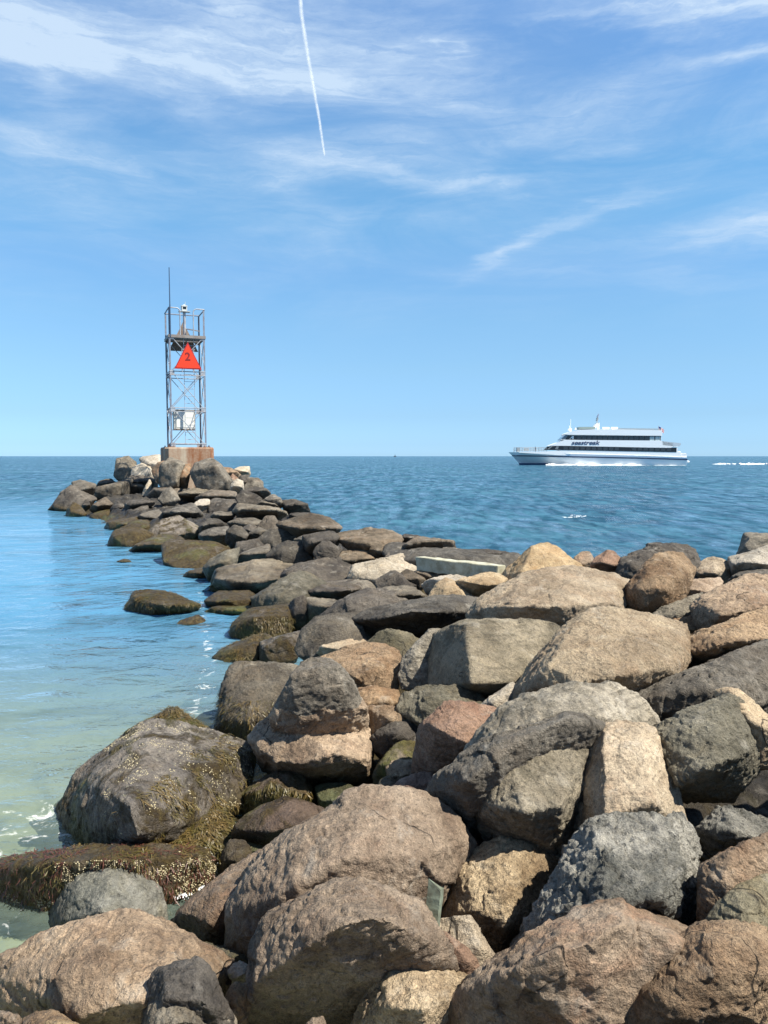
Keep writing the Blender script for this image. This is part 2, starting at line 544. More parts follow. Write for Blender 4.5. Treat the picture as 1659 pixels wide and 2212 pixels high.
R('N7', 'speck', 'boulder', 'round coarse-grained tan boulder left of the grey-green porous boulder',
  '-294,930 -290,790 -264,711 -204,631 -130,560 -64,515 0,485 90,442 200,432 270,480 430,590 400,700 350,830 230,1000 140,1110 50,1185 -20,1150 -60,1080 -130,990 -200,950',
  '60,560,-.12 200,560,-.12 -120,700,-.16 100,760,-.24 -100,880,-.17 100,950,-.2', z=.65)
R('N4', 'tan', 'boulder', 'upright tapering tan boulder with a rounded top, like a blunt pillar',
  '280,770 350,725 430,715 520,735 640,740 720,780 770,880 800,980 840,1090 890,1244 930,1420 985,1600 700,1640 400,1640 30,1620,.25 10,1560,.25 50,1350,.25 110,1100,.22 170,940,.18 225,850,.1',
  '330,800,-.1 620,800,-.1 320,1000,-.18 330,1240,-.24 330,1500,-.28 650,1050,-.22 700,1350,-.26', z=.7)
R('N3', 'gneiss', 'boulder', 'square-sided pale grey block left of the upright tan pillar boulder',
  '790,960 830,905 880,915 1000,920 1230,905 1480,940 1460,1244 1330,1500 1270,1810 1130,1780 900,1690 790,1640 620,1560 590,1480 640,1360 680,1290 740,1120',
  '850,980,-.06 1380,990,-.06 690,1390,-.12 960,1440,-.22 1250,1390,-.2', und=.4, z=.7)
R('N7', 'rough', 'stone', 'small dark pitted stone in the gap right of the upright tan pillar boulder',
  '1225,430 1240,395 1300,320 1360,270 1440,262 1520,300 1580,345 1659,360 1740,380 1740,450 1640,450 1450,520 1260,590 1230,500', z=.65, amp=1.8, p=-30)
R('N7', 'brown', 'boulder', 'brown speckled boulder at the right edge just below the dark pitted stone',
  '1245,610 1330,560 1500,490 1659,432 1780,390 1780,720 1600,760 1480,790 1380,900 1290,970 1230,1000 1240,800', z=.7)
R('N7', 'olive', 'boulder', 'smooth olive brown boulder wedged at the right edge under the brown speckled boulder',
  '1215,1030 1290,920 1390,820 1480,740 1600,680 1760,615 1780,1100 1660,1040 1560,1010 1300,1060', '1500,850,-.12 1640,780,-.1 1500,950,-.15', z=.7)
# ---- right hand slope
R('N4', 'olive', 'boulder', 'big grey-green wedge with a black undercut, right of the tan pillar boulder',
  '715,770 850,700 1000,620 1240,550 1330,515 1420,530 1475,600 1515,730 1545,890 1570,1010 1560,1110 1450,1250 1200,1300 930,1290 880,1230 850,1090 790,900',
  '760,830,-.1 1000,720,-.13 1250,600,-.15 1480,780,-.16 1510,950,-.22 1390,1010,-.25 1200,1045,-.28 1130,1090,-.26 925,1205,-.18 1050,900,-.15', tr=.3, und=.6, z=.8)
R('N4', 'tan', 'boulder', 'tan boulder peering over the grey-green wedge at the right edge',
  '1235,470 1310,440 1410,450 1480,500 1540,570 1659,680 1760,760 1760,1060 1570,1060 1540,880 1500,700 1450,560 1300,540',
  '1400,500,-.1 1510,700,-.2 1600,750,-.2 1690,790,-.2', und=.2, z=.85)
R('N4', 'grey', 'rock_slab', 'long flat grey slab with dark undercut clefts, running in from the right edge',
  '550,470 620,460 750,420 900,390 1080,350 1180,300 1280,230 1480,130 1659,70 1780,50 1780,480 1600,490 1550,560 1480,520 1400,470 1260,450 1100,520 960,540 850,620 750,650 700,620 560,540',
  '700,520,-.04 900,480,-.06 1250,330,-.08 1380,430,-.1 1600,290,-.1', tr=.25, z=.95)
R('N4', 'dark', 'stone', 'dark stone in the shadow below the long flat grey slab, at the right edge',
  '1550,560 1600,490 1659,440 1760,430 1760,700 1659,680 1600,620', z=.85, p=-40)
R('T6', 'brown', 'rock_slab', 'brown slab with a sharp dark front edge, just above the long flat grey slab',
  '1120,800 1160,755 1260,740 1440,670 1520,620 1659,565 1780,530 1780,800 1659,830 1500,880 1400,910 1290,970 1200,1005 1160,1000 1120,900',
  '1150,860,-.08 1250,850,-.12 1370,790,-.15 1520,785,-.15 1680,770,-.14', tr=.4, und=.6, z=1.0)
R('T6', 'brown', 'boulder', 'broad sandy brown boulder with a rounded back, above the dark-edged slab',
  '1155,570 1230,490 1330,440 1430,400 1520,365 1560,375 1659,375 1780,380 1780,590 1560,650 1440,690 1380,700 1280,725 1240,690 1210,630',
  '1250,560,-.12 1450,460,-.1 1600,450,-.12 1350,620,-.2 1600,570,-.2', z=1.05)
R('T6', 'tan', 'boulder', 'largest sunlit tan boulder of the right slope, with streaked rust marks on its sloping face',
  '33,1160 30,1090 97,1042 140,970 200,870 281,746 310,720 400,660 500,590 620,570 760,585 900,630 1010,650 1110,680 1124,794 1120,890 1088,938 1052,1050 852,1075 764,1120 652,1100 257,1150',
  '340,760,-.12 240,950,-.16 130,1090,-.12 620,640,-.06 880,700,-.07 550,850,-.16 900,870,-.16 700,1010,-.18 1020,960,-.12 420,1060,-.17', z=.95)
R('N3', 'gneiss', 'boulder', 'wavy striped grey boulder below the largest tan boulder, tapering to the left',
  '450,1010 600,830 740,680 800,610 930,520 1050,490 1200,450 1320,430 1500,415 1620,390 1700,400 1780,450 1850,490 1870,550 1960,600 2030,650 2050,710 1940,770 1730,760 1640,760 1300,700 1100,740 900,830 810,870 600,960',
  '850,640,-.05 1200,560,-.08 1500,520,-.09 1750,560,-.08 800,800,-.1 1250,640,-.11 1600,680,-.11', tr=.25, z=.9)
R('N3', 'grey', 'rock_slab', 'long dark ledge sloping down to the left under the wavy striped boulder',
  '190,1260 300,1120 450,1000 600,880 720,870 820,800 1000,740 1250,650 1450,660 1550,690 1620,730 1560,800 1500,960 1230,990 880,990 800,1040 760,1120 700,1290 600,1480 640,1600 560,1700 480,1560 380,1450 300,1390 200,1300',
  '420,1080,-.06 720,900,-.12 1050,800,-.15 1280,695,-.17 1600,745,-.12 700,1000,-.12 500,1200,-.1', tr=.3, und=.6, z=.75)
R('N3', 'pink', 'boulder', 'rust-pink boulder with a dark split front, left of the long dark ledge',
  '55,1160 100,900 120,740 160,700 220,680 260,600 320,560 450,560 560,590 720,610 770,620 720,700 600,850 450,1010 280,1130 130,1170',
  '200,720,-.15 290,780,-.2 430,770,-.2 500,890,-.2 640,680,-.07', und=.55, z=.65)
R('N3', 'olive', 'stone', 'flat greyish stone lying above the rust-pink boulder',
  '-20,500 100,440 200,425 300,415 430,430 520,450 630,540 610,610 560,610 450,590 300,600 260,640 220,700 160,710 110,710 30,640 -60,620', '180,520,-.1 430,540,-.1', z=.75)
R('N3', 'pale', 'stone', 'small pale wedge stone wedged between the flat greyish stone and the wavy striped boulder',
  '590,590 700,500 780,450 870,395 910,420 950,480 920,530 830,590 740,615', '700,550,-.1 860,450,-.12', z=.8)
R('N3', 'grey', 'stone', 'small grey stone tucked against the foot of the big flat-faced slab',
  '770,440 780,350 900,340 1010,360 960,420 920,440 780,460', z=.85, p=-10)
# ---- centre, near
R('N2', 'grey', 'boulder', 'big two-faced boulder, dark grey face above a brown ledge over a black hollow',
  '455,560 500,510 540,400 600,270 640,185 720,165 820,180 880,210 940,280 980,370 1050,470 1075,560 1070,680 900,720 560,700;'
  '320,670 380,600,.12 460,540,.22 560,600,.26 900,620,.26 1075,600,.24 1100,720 1085,850 1080,1010 1020,1040 830,990 700,980 660,880 560,870 480,870 400,780 340,730',
  '600,400,-.03 860,300,-.05 960,480,-.04 640,600,-.03;480,825,-.10 640,845,-.14 850,770,-.15 1000,805,-.16 1080,870,-.13', und=.45, tr=.95, z=.35, mat2='brown', z2=.78)
R('N2', 'grey', 'boulder', 'blocky brown-grey boulder with a weedy foot, left of the two-faced boulder',
  '80,600 105,560 110,480 125,350 155,300 180,220 210,190 330,185 450,190 560,200 660,215 640,300 600,420 560,520 450,560 350,640 330,720 260,730 130,700 85,660',
  '160,330,-.1 300,340,-.12 480,330,-.1 130,560,-.12 300,560,-.16', tr=.5, z=0)
R('N2', 'brown', 'boulder', 'low rounded tan-brown boulder behind the two-faced boulder',
  '730,165 850,120 960,75 1080,55 1200,75 1250,100 1290,160 1295,210 1280,260 1250,360 1150,375 1100,370 980,350 950,290 880,230 800,190', '', z=.5)
R('N2', 'brown', 'stone', 'layered brown stone crouching under the low rounded tan-brown boulder',
  '970,360 1100,335 1150,360 1270,365 1285,410 1270,440 1200,490 1080,480 1030,450', z=.5)
R('N2', 'brown', 'stone', 'dark brown cracked stone beside the right flank of the two-faced boulder',
  '1060,470 1180,465 1300,490 1380,530 1420,580 1415,690 1250,620 1160,650 1080,680', '1200,540,-.15', z=.5, und=.3)
R('N2', 'dark', 'stone', 'dark oval stone overhanging a black gap, right of the two-faced boulder',
  '1085,680 1150,620 1250,575 1340,560 1400,580 1420,650 1395,710 1250,740 1180,780 1110,750', '1250,640,-.15', und=.3, z=.45)
R('N2', 'weed', 'stone', 'low weedy stone at the back of the black gap below the dark oval stone',
  '1110,920 1180,800 1240,720 1320,695 1410,710 1420,800 1400,930 1280,990 1200,960 1120,980', z=.3)
R('N2', 'tan', 'stone', 'small yellowish stone set in front of the low weedy stone in the gap',
  '1195,870 1230,820 1390,820 1400,930 1290,990 1210,940', z=.4, p=24)
R('N2', 'olive', 'stone', 'little pointed greenish stone in front of the small yellowish stone',
  '1125,1020 1150,960 1210,918 1270,960 1230,1030 1140,1040', z=.4, p=30)
R('N2', 'pink', 'rock_slab', 'flat pinkish slab behind the broad brown boulder in the centre',
  '1190,1030 1280,960 1400,900 1520,890 1580,890 1500,1000 1480,1070 1350,1060 1200,1060', z=.45)
R('N2', 'moss', 'stone', 'bright green algae-covered stone in the hollow below the two-faced boulder',
  '730,990 830,970 940,975 1020,1025 950,1090 860,1140 800,1170 765,1140 755,1060', z=.1)
R('N2', 'wet', 'boulder', 'wet brown angular boulder with a dripping dark front, below the two-faced boulder',
  '150,1090 200,1060 300,1010 380,950 480,890 560,855 620,850 660,880 690,960 720,1040 750,1130 700,1150 560,1120 400,1140 280,1180 150,1130',
  '320,1025,-.12 440,960,-.14 600,895,-.14 660,910,-.12 680,1040,-.16', tr=.6, und=.4, z=.05)
R('N6', 'wet', 'stone', 'glistening wet oval stone with a black underside, in front of the dripping brown boulder',
  '25,290 40,230 90,180 200,110 340,60 420,75 520,110 590,150 500,225 440,280 330,320 250,355 150,345 40,310',
  '60,255,-.08 240,262,-.14 440,222,-.1 200,150,-.07 380,110,-.06', tr=.45, und=.3, z=.2, amp=.5)
R('N6', 'brown', 'boulder', 'broad brown boulder with a smooth domed back in the middle of the foreground',
  '10,690 110,600 140,470 240,380 340,310 480,220 600,130 700,60 820,15 1000,20 1130,40 1280,110 1380,240 1455,340 1440,400 1340,500 1270,600 1180,640 980,700 800,700 430,800 240,900 205,1080 120,1020 10,960 20,800',
  '170,480,-.05 160,700,-.08 330,620,-.13 450,340,-.08 800,150,-.07 1100,180,-.07 700,420,-.15 1100,420,-.15 1350,330,-.06', z=.3, tr=.3)
R('N5', 'rust', 'rock_slab', 'wet orange-topped slab with a dark weedy front, left of the broad brown boulder',
  '1030,650 1060,590 1150,510 1240,430 1370,330 1480,260 1580,200 1640,175 1560,280 1510,400 1400,520 1380,820 1200,800 1100,720 1020,680',
  '1080,590,-.1 1260,470,-.14 1360,520,-.18 1480,380,-.1 1240,640,-.16', und=.1, z=.1)
R('N5', 'dark', 'stone', 'dark slate-coloured stone above the orange-topped slab',
  '1310,345 1320,230 1370,160 1450,165 1500,230 1440,300 1360,340 1310,385', z=.1)
R('N5', 'moss', 'stone', 'small grey-green stone beside the dark slate-coloured stone',
  '1440,240 1455,170 1520,185 1575,205 1500,260 1450,280', z=.15)
# ---- bottom, front row
R('N6', 'brown', 'boulder', 'steep brown boulder with a sunlit ridge over a large black hollow, bottom centre',
  '185,900 195,800 240,740 340,700 430,650 560,600 640,560 730,560 800,600 950,640 1050,690 1130,690 1200,780 1270,880 1300,960 1340,1060 1230,1090 1080,1080 960,1080 900,1120 830,1260 750,1420 740,1540 60,1540 110,1350 170,1150 220,980',
  '200,1250,.16 220,1180,.12 330,1000,-.02 500,925,-.11 690,818,-.19 850,765,-.2 940,785,-.2 1060,950,-.04 1230,1050,.06', tr=.45, und=.8, z=.55, p=10, keep=.92)
R('N6', 'speck', 'boulder', 'pale knobbly granite boulder at the bottom edge, right of the black hollow',
  '730,1420 820,1220 900,1060 960,1005 1060,1005 1150,1040 1290,1060 1400,1100 1510,1125 1460,1200 1350,1300 1260,1400 1200,1540 700,1540',
  '960,1080,-.08 1100,1110,-.1 1350,1150,-.07 950,1300,-.14 1150,1320,-.17', z=.6, p=25)
R('N6', 'pink', 'rock_slab', 'smooth orange slab leaning behind the pale knobbly boulder',
  '1235,850 1320,870 1420,925 1480,1005 1520,1115 1400,1130 1300,1080 1250,960', z=.6, p=5, amp=.5)
R('N6', 'speck', 'stone', 'grey angular stone with a sharp right edge, behind the smooth orange slab',
  '1230,800 1330,770 1430,762 1465,800 1510,910 1590,1030 1520,1120 1460,1020 1350,920 1250,870', '1440,800,-.08 1490,950,-.12', z=.65)
R('N6', 'grey', 'stone', 'small dark stone in the cleft beside the green timber stump',
  '960,645 1000,600 1060,588 1150,570 1195,575 1165,700 1060,740 1000,700', z=.55)
R('N6', 'brown', 'stone', 'little brown stone peeping up at the bottom edge below the black hollow',
  '440,1420 500,1370 560,1362 580,1400 570,1500 440,1500', z=.6, p=60)
R('N5', 'brown', 'boulder', 'wide rounded brown boulder filling the bottom left corner',
  '-80,930 0,850 120,790 330,740 440,660 540,610 700,580 780,585 870,625 930,680 1040,665 1110,690 1180,740 1260,830 1380,900 1390,980 1320,1020 1290,1100 1200,1240 830,1340 400,1380 -80,1380',
  '120,900,-.06 60,1010,-.08 520,1190,-.15 300,960,-.11 700,700,-.06 620,900,-.13 1000,800,-.1 1000,960,-.15 850,1120,-.17', z=.25)
R('N5', 'dark', 'boulder', 'dark grey upright boulder in front of the wide rounded brown boulder',
  '825,1260,.22 850,1150,.22 880,1030,.18 900,960,.08 950,920 1060,890 1160,870 1230,910 1280,980 1310,1080 1320,1150 1370,1200 1390,1360 820,1360',
  '980,970,-.12 1160,930,-.1 990,1100,-.2 1200,1120,-.17', z=.5, p=45)
R('N5', 'grey', 'stone', 'rounded grey stone at the bottom edge in front of the dark upright boulder',
  '865,1270 890,1140 960,1105 1040,1105 1110,1150 1150,1200 1230,1260 1230,1360 865,1360', z=.55, p=70)
R('N5', 'brown', 'stone', 'brown stone humped at the bottom edge, nearest the bottom left corner but one',
  '140,1230 220,1185 300,1175 370,1200 440,1255 450,1360 100,1360', z=.45, p=60)
R('N5', 'brown', 'stone', 'reddish brown stone cut off by the bottom left corner',
  '-60,1185 0,1188 60,1195 150,1220 210,1360 -60,1360', z=.45, p=65)
R('N5', 'tan', 'stone', 'pale yellow stone just showing at the bottom edge in front of the humped brown stone',
  '225,1260 300,1235 400,1230 470,1260 480,1380 225,1380', z=.5, p=90)
R('N5', 'rust', 'stone', 'orange-tan block in the gap right of the dark upright boulder',
  '1315,1130 1370,1030 1400,1010 1515,1018 1500,1110 1460,1200 1410,1260 1350,1200', z=.4, p=85)
R('N5', 'pale', 'stone', 'small pale rounded stone above the orange-tan block',
  '1355,940 1380,905 1430,882 1490,920 1535,980 1500,1040 1420,1030 1370,990', z=.35, p=160)
R('N5', 'pale', 'stone', 'greyish stone between the dark upright boulder and the black hollow boulder',
  '1210,1270 1270,1200 1335,1140 1400,1210 1420,1360 1210,1360', z=.5, p=42)
R('N5', 'olive', 'rock_slab', 'smooth olive slab sloping behind the small pale rounded stone',
  '1190,770 1340,810 1480,860 1560,890 1550,980 1490,990 1430,940 1380,930 1280,870', z=.15)
R('N5', 'blue', 'boulder', 'blue-grey boulder with a green-grey right face, standing in the pool at the left',
  '265,760,.1 290,620,.12 330,510,.12 400,420,.06 420,340 480,310 600,310 680,325 740,290 830,340 900,400 945,450 975,540 985,660 930,720 780,660 540,690 440,720 330,770',
  '660,350,-.1 640,450,-.16 600,590,-.2 440,450,-.08 850,480,-.1 820,620,-.14 380,640,-.08', z=.0, amp=.8)
R('N5', 'weed', 'rock_slab', 'long low slab thick with red-brown weed and barnacles, reaching in from the left edge',
  '-80,320 0,290 220,270 370,230 560,210 800,200 850,185 1000,190 1180,210 1225,250 1265,330 1290,390 1210,440 1100,470 950,500 940,530 300,620 100,620 -80,590',
  '-60,360,-.04 0,335,-.05 210,310,-.06 500,280,-.07 800,280,-.07 1210,272,-.06', tr=.72, z=0)
R('N1', 'halfweed', 'boulder', 'large slanting boulder dotted with barnacles and brown weed, at the left waterline',
  '335,1225,.10 330,1161,.11 345,1090,.12 385,990,.12 430,930,.08 520,760 600,680 700,600 830,510 900,440 1000,405 1120,420 1220,470 1400,530 1590,550 1640,590 1610,770 1570,930 1300,1180 1020,1240 530,1240',
  '440,935,.06 540,870,-.01 665,745,-.20 760,880,-.36 845,950,-.42 900,1150,-.42 1000,700,-.05 1400,800,.0 1560,620,.0 1200,1000,-.10', tr=.4, z=0, keep=1.0)
R('N1', 'weed', 'boulder', 'hump of dark brown weed rising behind the large slanting boulder',
  '735,570 850,490 960,420 1050,350 1130,310 1180,340 1220,390 1290,430 1360,480 1420,540 1300,600 900,560', z=0, amp=1.6)
R('N1', 'weed', 'boulder', 'dark green weedy stone leaning at the lower right of the large slanting boulder',
  '1010,1260 1040,1161 1080,1110 1200,1030 1320,980 1440,990 1520,1060 1540,1161 1490,1330 1300,1370 1020,1330', z=0, p=5)
R('N1', 'wet', 'stone', 'small wet brown stone awash at the waterline left of the large slanting boulder',
  '195,1060 280,1030 390,1000 390,1110 330,1125 250,1115', z=-.03, p=-5)
# ---- left water
R('T4', 'weed', 'boulder', 'round weed-covered boulder standing alone in the shallow water',
  '172,490 185,430 230,385 290,365 350,370 420,400 500,430 580,450 645,482 560,505 450,525 350,535 260,540 190,520', z=0, amp=1.3)
R('T4', 'weed', 'stone', 'small pointed weedy stone in the water in front of the lone boulder',
  '475,602 530,570 625,535 675,570 662,598 560,606', z=0)
R('T4', 'weed', 'stone', 'tiny dark stone just breaking the water, farthest out to the left',
  '95,185 150,165 190,175 195,193 130,197', z=0)
R('T4', 'weed', 'stone', 'flat weedy stone awash at the foot of the big flat-topped slab',
  '665,435 760,390 860,372 960,375 1015,420 1000,490 930,510 800,480 760,445', z=0)
R('T4', 'weed', 'stone', 'low strip of weedy rock at the waterline left of the mossy lit block',
  '675,524 760,490 870,470 1000,480 1000,530 880,538 740,533', z=0)
R('T4', 'weed', 'boulder', 'mossy block with a bare sunlit top at the waterline',
  '848,665 870,590 920,540 980,520 1010,495 1130,465 1240,460 1230,560 1225,650 1130,680 1020,690 900,705 860,690',
  '890,610,-.12 1000,555,-.12 1130,540,-.12 1215,545,-.1', tr=.6, z=0)
R('T4', 'weed', 'stone', 'sloping stone green with algae, pointing into the water below the mossy block',
  '715,820 800,760 900,710 1000,660 1070,650 1140,670 1080,740 1050,830 880,855 800,838', z=0)
R('T4', 'halfweed', 'stone', 'thin-edged pale stone with a weedy hollow, right of the sloping algae stone',
  '1035,725 1170,670 1300,640 1300,700 1270,790 1240,830 1130,860 1060,850 1035,790', '1060,745,-.1 1200,700,-.1', und=.2, z=.05)
R('T4', 'grey', 'rock_slab', 'big flat-topped grey slab with a dark hollow under its lip, beside the water',
  '735,290 780,260 950,230 1000,190 1120,170 1280,200 1200,250 1190,310 1140,350 1000,410 980,400 860,390 770,395 690,380 740,320',
  '740,297,-.1 860,318,-.15 990,322,-.15 1150,297,-.12', tr=.62, und=.4, z=.05)
R('T4', 'olive', 'boulder', 'sloping grey boulder with a green foot, right of the big flat-topped slab',
  '1000,445 1040,400 1130,360 1200,300 1270,255 1350,265 1430,300 1445,335 1350,370 1320,430 1240,470 1130,490 1010,500', '1130,400,-.12 1280,330,-.1', z=.15)
R('T4', 'grey', 'rock_slab', 'blue-grey slab with a curved pale crest, above the dark-faced block',
  '1335,430 1345,420 1440,430 1560,435 1470,535 1400,570 1350,600 1340,500', z=.4)
R('T4', 'dark', 'stone', 'dark-faced block standing left of the blue-grey slab',
  '1213,510 1240,450 1330,422 1362,490 1355,600 1300,650 1215,640', z=.25, p=5)
# ---- middle of the jetty
R('T5', 'slate', 'boulder', 'smooth steel-grey block with a straight sloping top, above the rounded tan-brown boulder',
  '-60,840 -20,720 30,670 70,635 190,612 290,612 335,630 370,700 400,790 330,800 180,840 60,890 -30,880', '100,700,-.12 280,690,-.1', z=.4, amp=.6)
R('T5', 'tan', 'stone', 'thin tan stone lying along the foot of the smooth steel-grey block',
  '50,915 110,850 200,805 300,775 390,768 410,800 290,830 180,870 90,920', z=.4, p=8)
R('T5', 'olive', 'boulder', 'greenish grey boulder with a low pointed top, under the long overhanging boulder',
  '415,800 480,740 540,710 620,715 700,750 755,790 700,870 650,910 610,870 560,850 480,830', '560,770,-.12', z=.5)
R('T5', 'slate', 'boulder', 'long grey boulder overhanging a deep black hollow, in the middle of the jetty',
  '328,650 380,610 500,570 650,540 750,520 880,500 1000,500 1100,510 1145,530 1110,600 1095,660 950,690 870,740 800,760 740,790 690,770 540,750 480,770 410,800 400,770 365,700',
  '345,668,.06 500,640,-.07 700,592,-.2 850,598,-.2 1050,590,-.03', tr=.5, und=.9, z=.55)
R('T5', 'gneiss', 'rock_slab', 'big flat-faced slab with a shaded left side, in the centre of the jetty',
  '830,1070,.34 835,830,.32 850,750,.3 950,700,.14 1050,665 1200,655 1450,660 1600,680 1665,720 1650,770 1600,850 1540,960 1490,1080 1300,1120 1090,1110',
  '1060,700,-.2 1068,850,-.24 1088,1060,-.28 1300,720,-.06 1560,740,-.02 1350,1050,-.17', tr=.12, z=.75, amp=.5)
R('T5', 'gneiss', 'rock_slab', 'sloping grey stone leaning on the shaded left side of the big flat-faced slab',
  '620,990 640,900 700,840 760,770 810,715 900,715 890,800 870,900 850,1090 640,1090', '720,890,-.06 820,790,-.06', z=.65)
R('T5', 'tan', 'boulder', 'peaked tan stone rising behind the long overhanging boulder',
  '812,510 830,450 880,420 910,388 960,390 1020,430 1080,490 1145,530 1080,560 900,540', '915,440,-.15 985,440,-.12', z=.7)
R('T5', 'tan', 'boulder', 'lit tan boulder lying between the peaked tan stone and the whale-backed boulder',
  '975,415 1080,370 1200,350 1250,350 1310,390 1300,460 1220,500 1140,530 1080,500', z=.75)
R('T6', 'tan', 'boulder', 'whale-backed tan boulder, widest of the sunlit row before the open sea',
  '-275,615 -227,530 -117,470 0,390 90,340 190,315 380,295 500,325 640,360 730,400 728,480 710,590 560,620 480,650 400,690 300,700 180,690 0,690 -200,690 -268,660',
  '-190,570,-.08 60,420,-.07 350,390,-.06 600,430,-.06 0,560,-.14 300,560,-.15 620,530,-.12', z=.95)
R('T6', 'brown', 'boulder', 'ball-shaped brown boulder balanced among the sunlit row on the right',
  '722,520 735,450 760,400 830,340 870,270 920,225 1000,208 1090,220 1150,260 1178,310 1162,380 1122,450 1095,530 980,590 880,610 800,605 740,570',
  '880,330,-.12 1050,300,-.14 1120,350,-.1 820,450,-.16 980,440,-.24 860,560,-.1', und=.1, z=1.0)
R('T6', 'dark', 'boulder', 'dark rough boulder behind the ball-shaped brown boulder',
  '690,320 710,280 760,240 850,190 855,168 930,155 1080,160 1170,175 1205,220 1210,290 1180,390 1000,440 760,420 700,380', '880,200,-.1 1150,210,-.08 780,300,-.16', z=.95, amp=1.4)
R('T6', 'tan', 'boulder', 'tan boulder with a shaded grey left face, leftmost on the sunlit skyline',
  '-100,430,.25 -60,330,.28 -20,300,.26 30,240,.2 120,168 190,150 290,200 370,250 430,290 460,330 330,350 200,370 60,410 -50,450', '122,185,-.16 85,275,-.18 50,340,-.18 230,260,-.12', z=.85)
R('T6', 'rust', 'stone', 'small ochre stone on the skyline right of the tan boulder with the grey left face',
  '398,245 440,210 490,205 525,240 525,300 480,340 440,320', z=.95)
R('T6', 'pink', 'stone', 'pinkish peaked stone on the skyline left of the dark rough boulder',
  '505,310 550,230 600,185 650,205 700,245 720,300 720,400 640,390 550,350', z=.95)
R('T6', 'speck', 'boulder', 'pale speckled boulder with a dark crack, right of the ball-shaped boulder',
  '1170,390 1180,320 1205,262 1270,245 1330,260 1400,275 1430,320 1435,375 1370,410 1300,400', z=1.0)
R('T6', 'pale', 'boulder', 'long pale boulder with a black hollow underneath, at the right end of the skyline row',
  '1418,255 1500,225 1570,230 1620,200 1659,192 1780,185 1780,310 1640,320 1540,340 1440,385 1430,305', '1430,288,-.12 1520,270,-.15 1660,285,-.12', und=.3, tr=.55, z=1.05)
R('T6', 'grey', 'boulder', 'square grey block topping the row at the right edge against the sea',
  '1470,228 1500,170 1520,100 1600,92 1659,95 1780,98 1780,230 1600,240', '1540,110,-.08 1660,110,-.08', z=1.2, tr=.8)
R('T6', 'grey', 'stone', 'low grey stone lying before the long pale boulder of the skyline',
  '1400,405 1440,375 1520,330 1600,322 1650,350 1780,375 1780,420 1520,420', z=1.05)
R('T6', 'rust', 'rock_slab', 'ochre slab lying between the ball-shaped and speckled boulders',
  '1105,500 1130,440 1150,390 1250,380 1340,375 1362,400 1300,450 1200,490 1120,530', z=1.0)
R('T6', 'gneiss', 'rock_slab', 'light grey slab in the dip below the ball-shaped boulder',
  '880,630 980,570 1100,540 1150,500 1230,470 1180,560 1220,640 1060,680 960,680', z=.95)
R('T6', 'rust', 'stone', 'reddish stone wedged under the broad sandy brown boulder',
  '1035,645 1210,620 1275,700 1275,740 1180,740 1110,710', z=.95)
R('T5', 'pale', 'rock_slab', 'long pale tan slab lying across the jetty, left of the washed-up beam',
  '285,360 310,310 420,280 550,250 620,240 740,250 772,290 765,330 640,370 600,360 540,370 470,390 380,378 290,378', '310,325,-.06 480,300,-.05', z=.75)
R('T5', 'dark', 'boulder', 'triangular stone with a black front face, below the long pale tan slab',
  '463,385 520,355 600,330 640,360 720,420 690,450 600,450 490,458', '610,345,-.16 660,430,-.16', und=.1, z=.7)
R('T5', 'umber', 'stone', 'brown angular stone leaning right of the black-faced triangular stone',
  '625,345 660,320 760,370 795,410 740,440 690,420', z=.75)
R('T5', 'umber', 'stone', 'squat brown stone under the near end of the washed-up beam',
  '715,335 790,310 862,330 865,370 800,400', z=.75)
R('T5', 'pale', 'stone', 'thin pale-edged stone left of the lit tan boulder under the beam',
  '775,412 880,385 980,360 1040,360 1035,400 960,410 900,420 830,470 785,470', z=.75)
R('T5', 'grey', 'stone', 'grey stone with a curved white rim, above the long overhanging boulder',
  '490,452 560,435 700,430 760,460 815,490 810,520 690,540 630,500 560,485', z=.65)
R('T5', 'dark', 'boulder', 'dark boulder with a broad sloping back, left above the long overhanging boulder',
  '125,615 180,570 250,510 380,455 500,460 620,475 695,530 560,580 400,625 330,640 250,630', '260,540,-.1 420,500,-.08', z=.55)
R('T5', 'grey', 'rock_slab', 'grey slab with a lit top edge, behind the dark broad-backed boulder',
  '80,520 120,420 230,395 440,365 472,400 485,455 380,475 260,510 180,530', '440,390,-.1 300,410,-.08', z=.55)
R('T4', 'dark', 'rock_slab', 'dark slab with lit upper rim, right of the sloping grey boulder with the green foot',
  '1285,425 1310,350 1440,340 1480,320 1560,310 1659,300 1730,330 1710,430 1560,450 1440,445', z=.4)
R('T4', 'dark', 'boulder', 'large dark rounded boulder behind the sloping grey boulder with the green foot',
  '1178,295 1190,240 1240,225 1280,215 1420,170 1520,155 1630,160 1645,220 1620,310 1480,345 1430,325 1350,290 1270,280 1210,310', '1200,260,-.12 1350,230,-.06', z=.5)
R('T5', 'dark', 'stone', 'dark faceted stone standing up behind the large dark rounded boulder',
  '58,210 70,180 110,140 160,135 200,160 232,200 215,240 90,255 68,240', '120,180,-.16 180,175,-.14', z=.7)
R('T5', 'umber', 'rock_slab', 'flat brown-grey stone right of the dark faceted stone',
  '195,235 260,205 350,185 400,190 450,230 475,262 400,285 320,300 305,270', z=.75)
R('T5', 'umber', 'stone', 'upright rounded brown stone beside the left end of the long dark slab',
  '417,190 450,155 490,152 515,190 518,245 480,262 440,240', z=.8)
R('T5', 'umber', 'rock_slab', 'wide flat-topped brown slab on the far side of the jetty crest',
  '205,95 300,60 450,50 550,65 612,90 635,125 625,160 560,180 440,170 380,165 300,140 215,120', '230,100,-.03 400,150,-.03 600,130,-.03', z=.85)
R('T5', 'dark', 'rock_slab', 'dark flat stone left of the wide flat-topped brown slab',
  '-10,100 60,85 170,78 218,112 205,140 100,160 60,210 -10,210', z=.75)
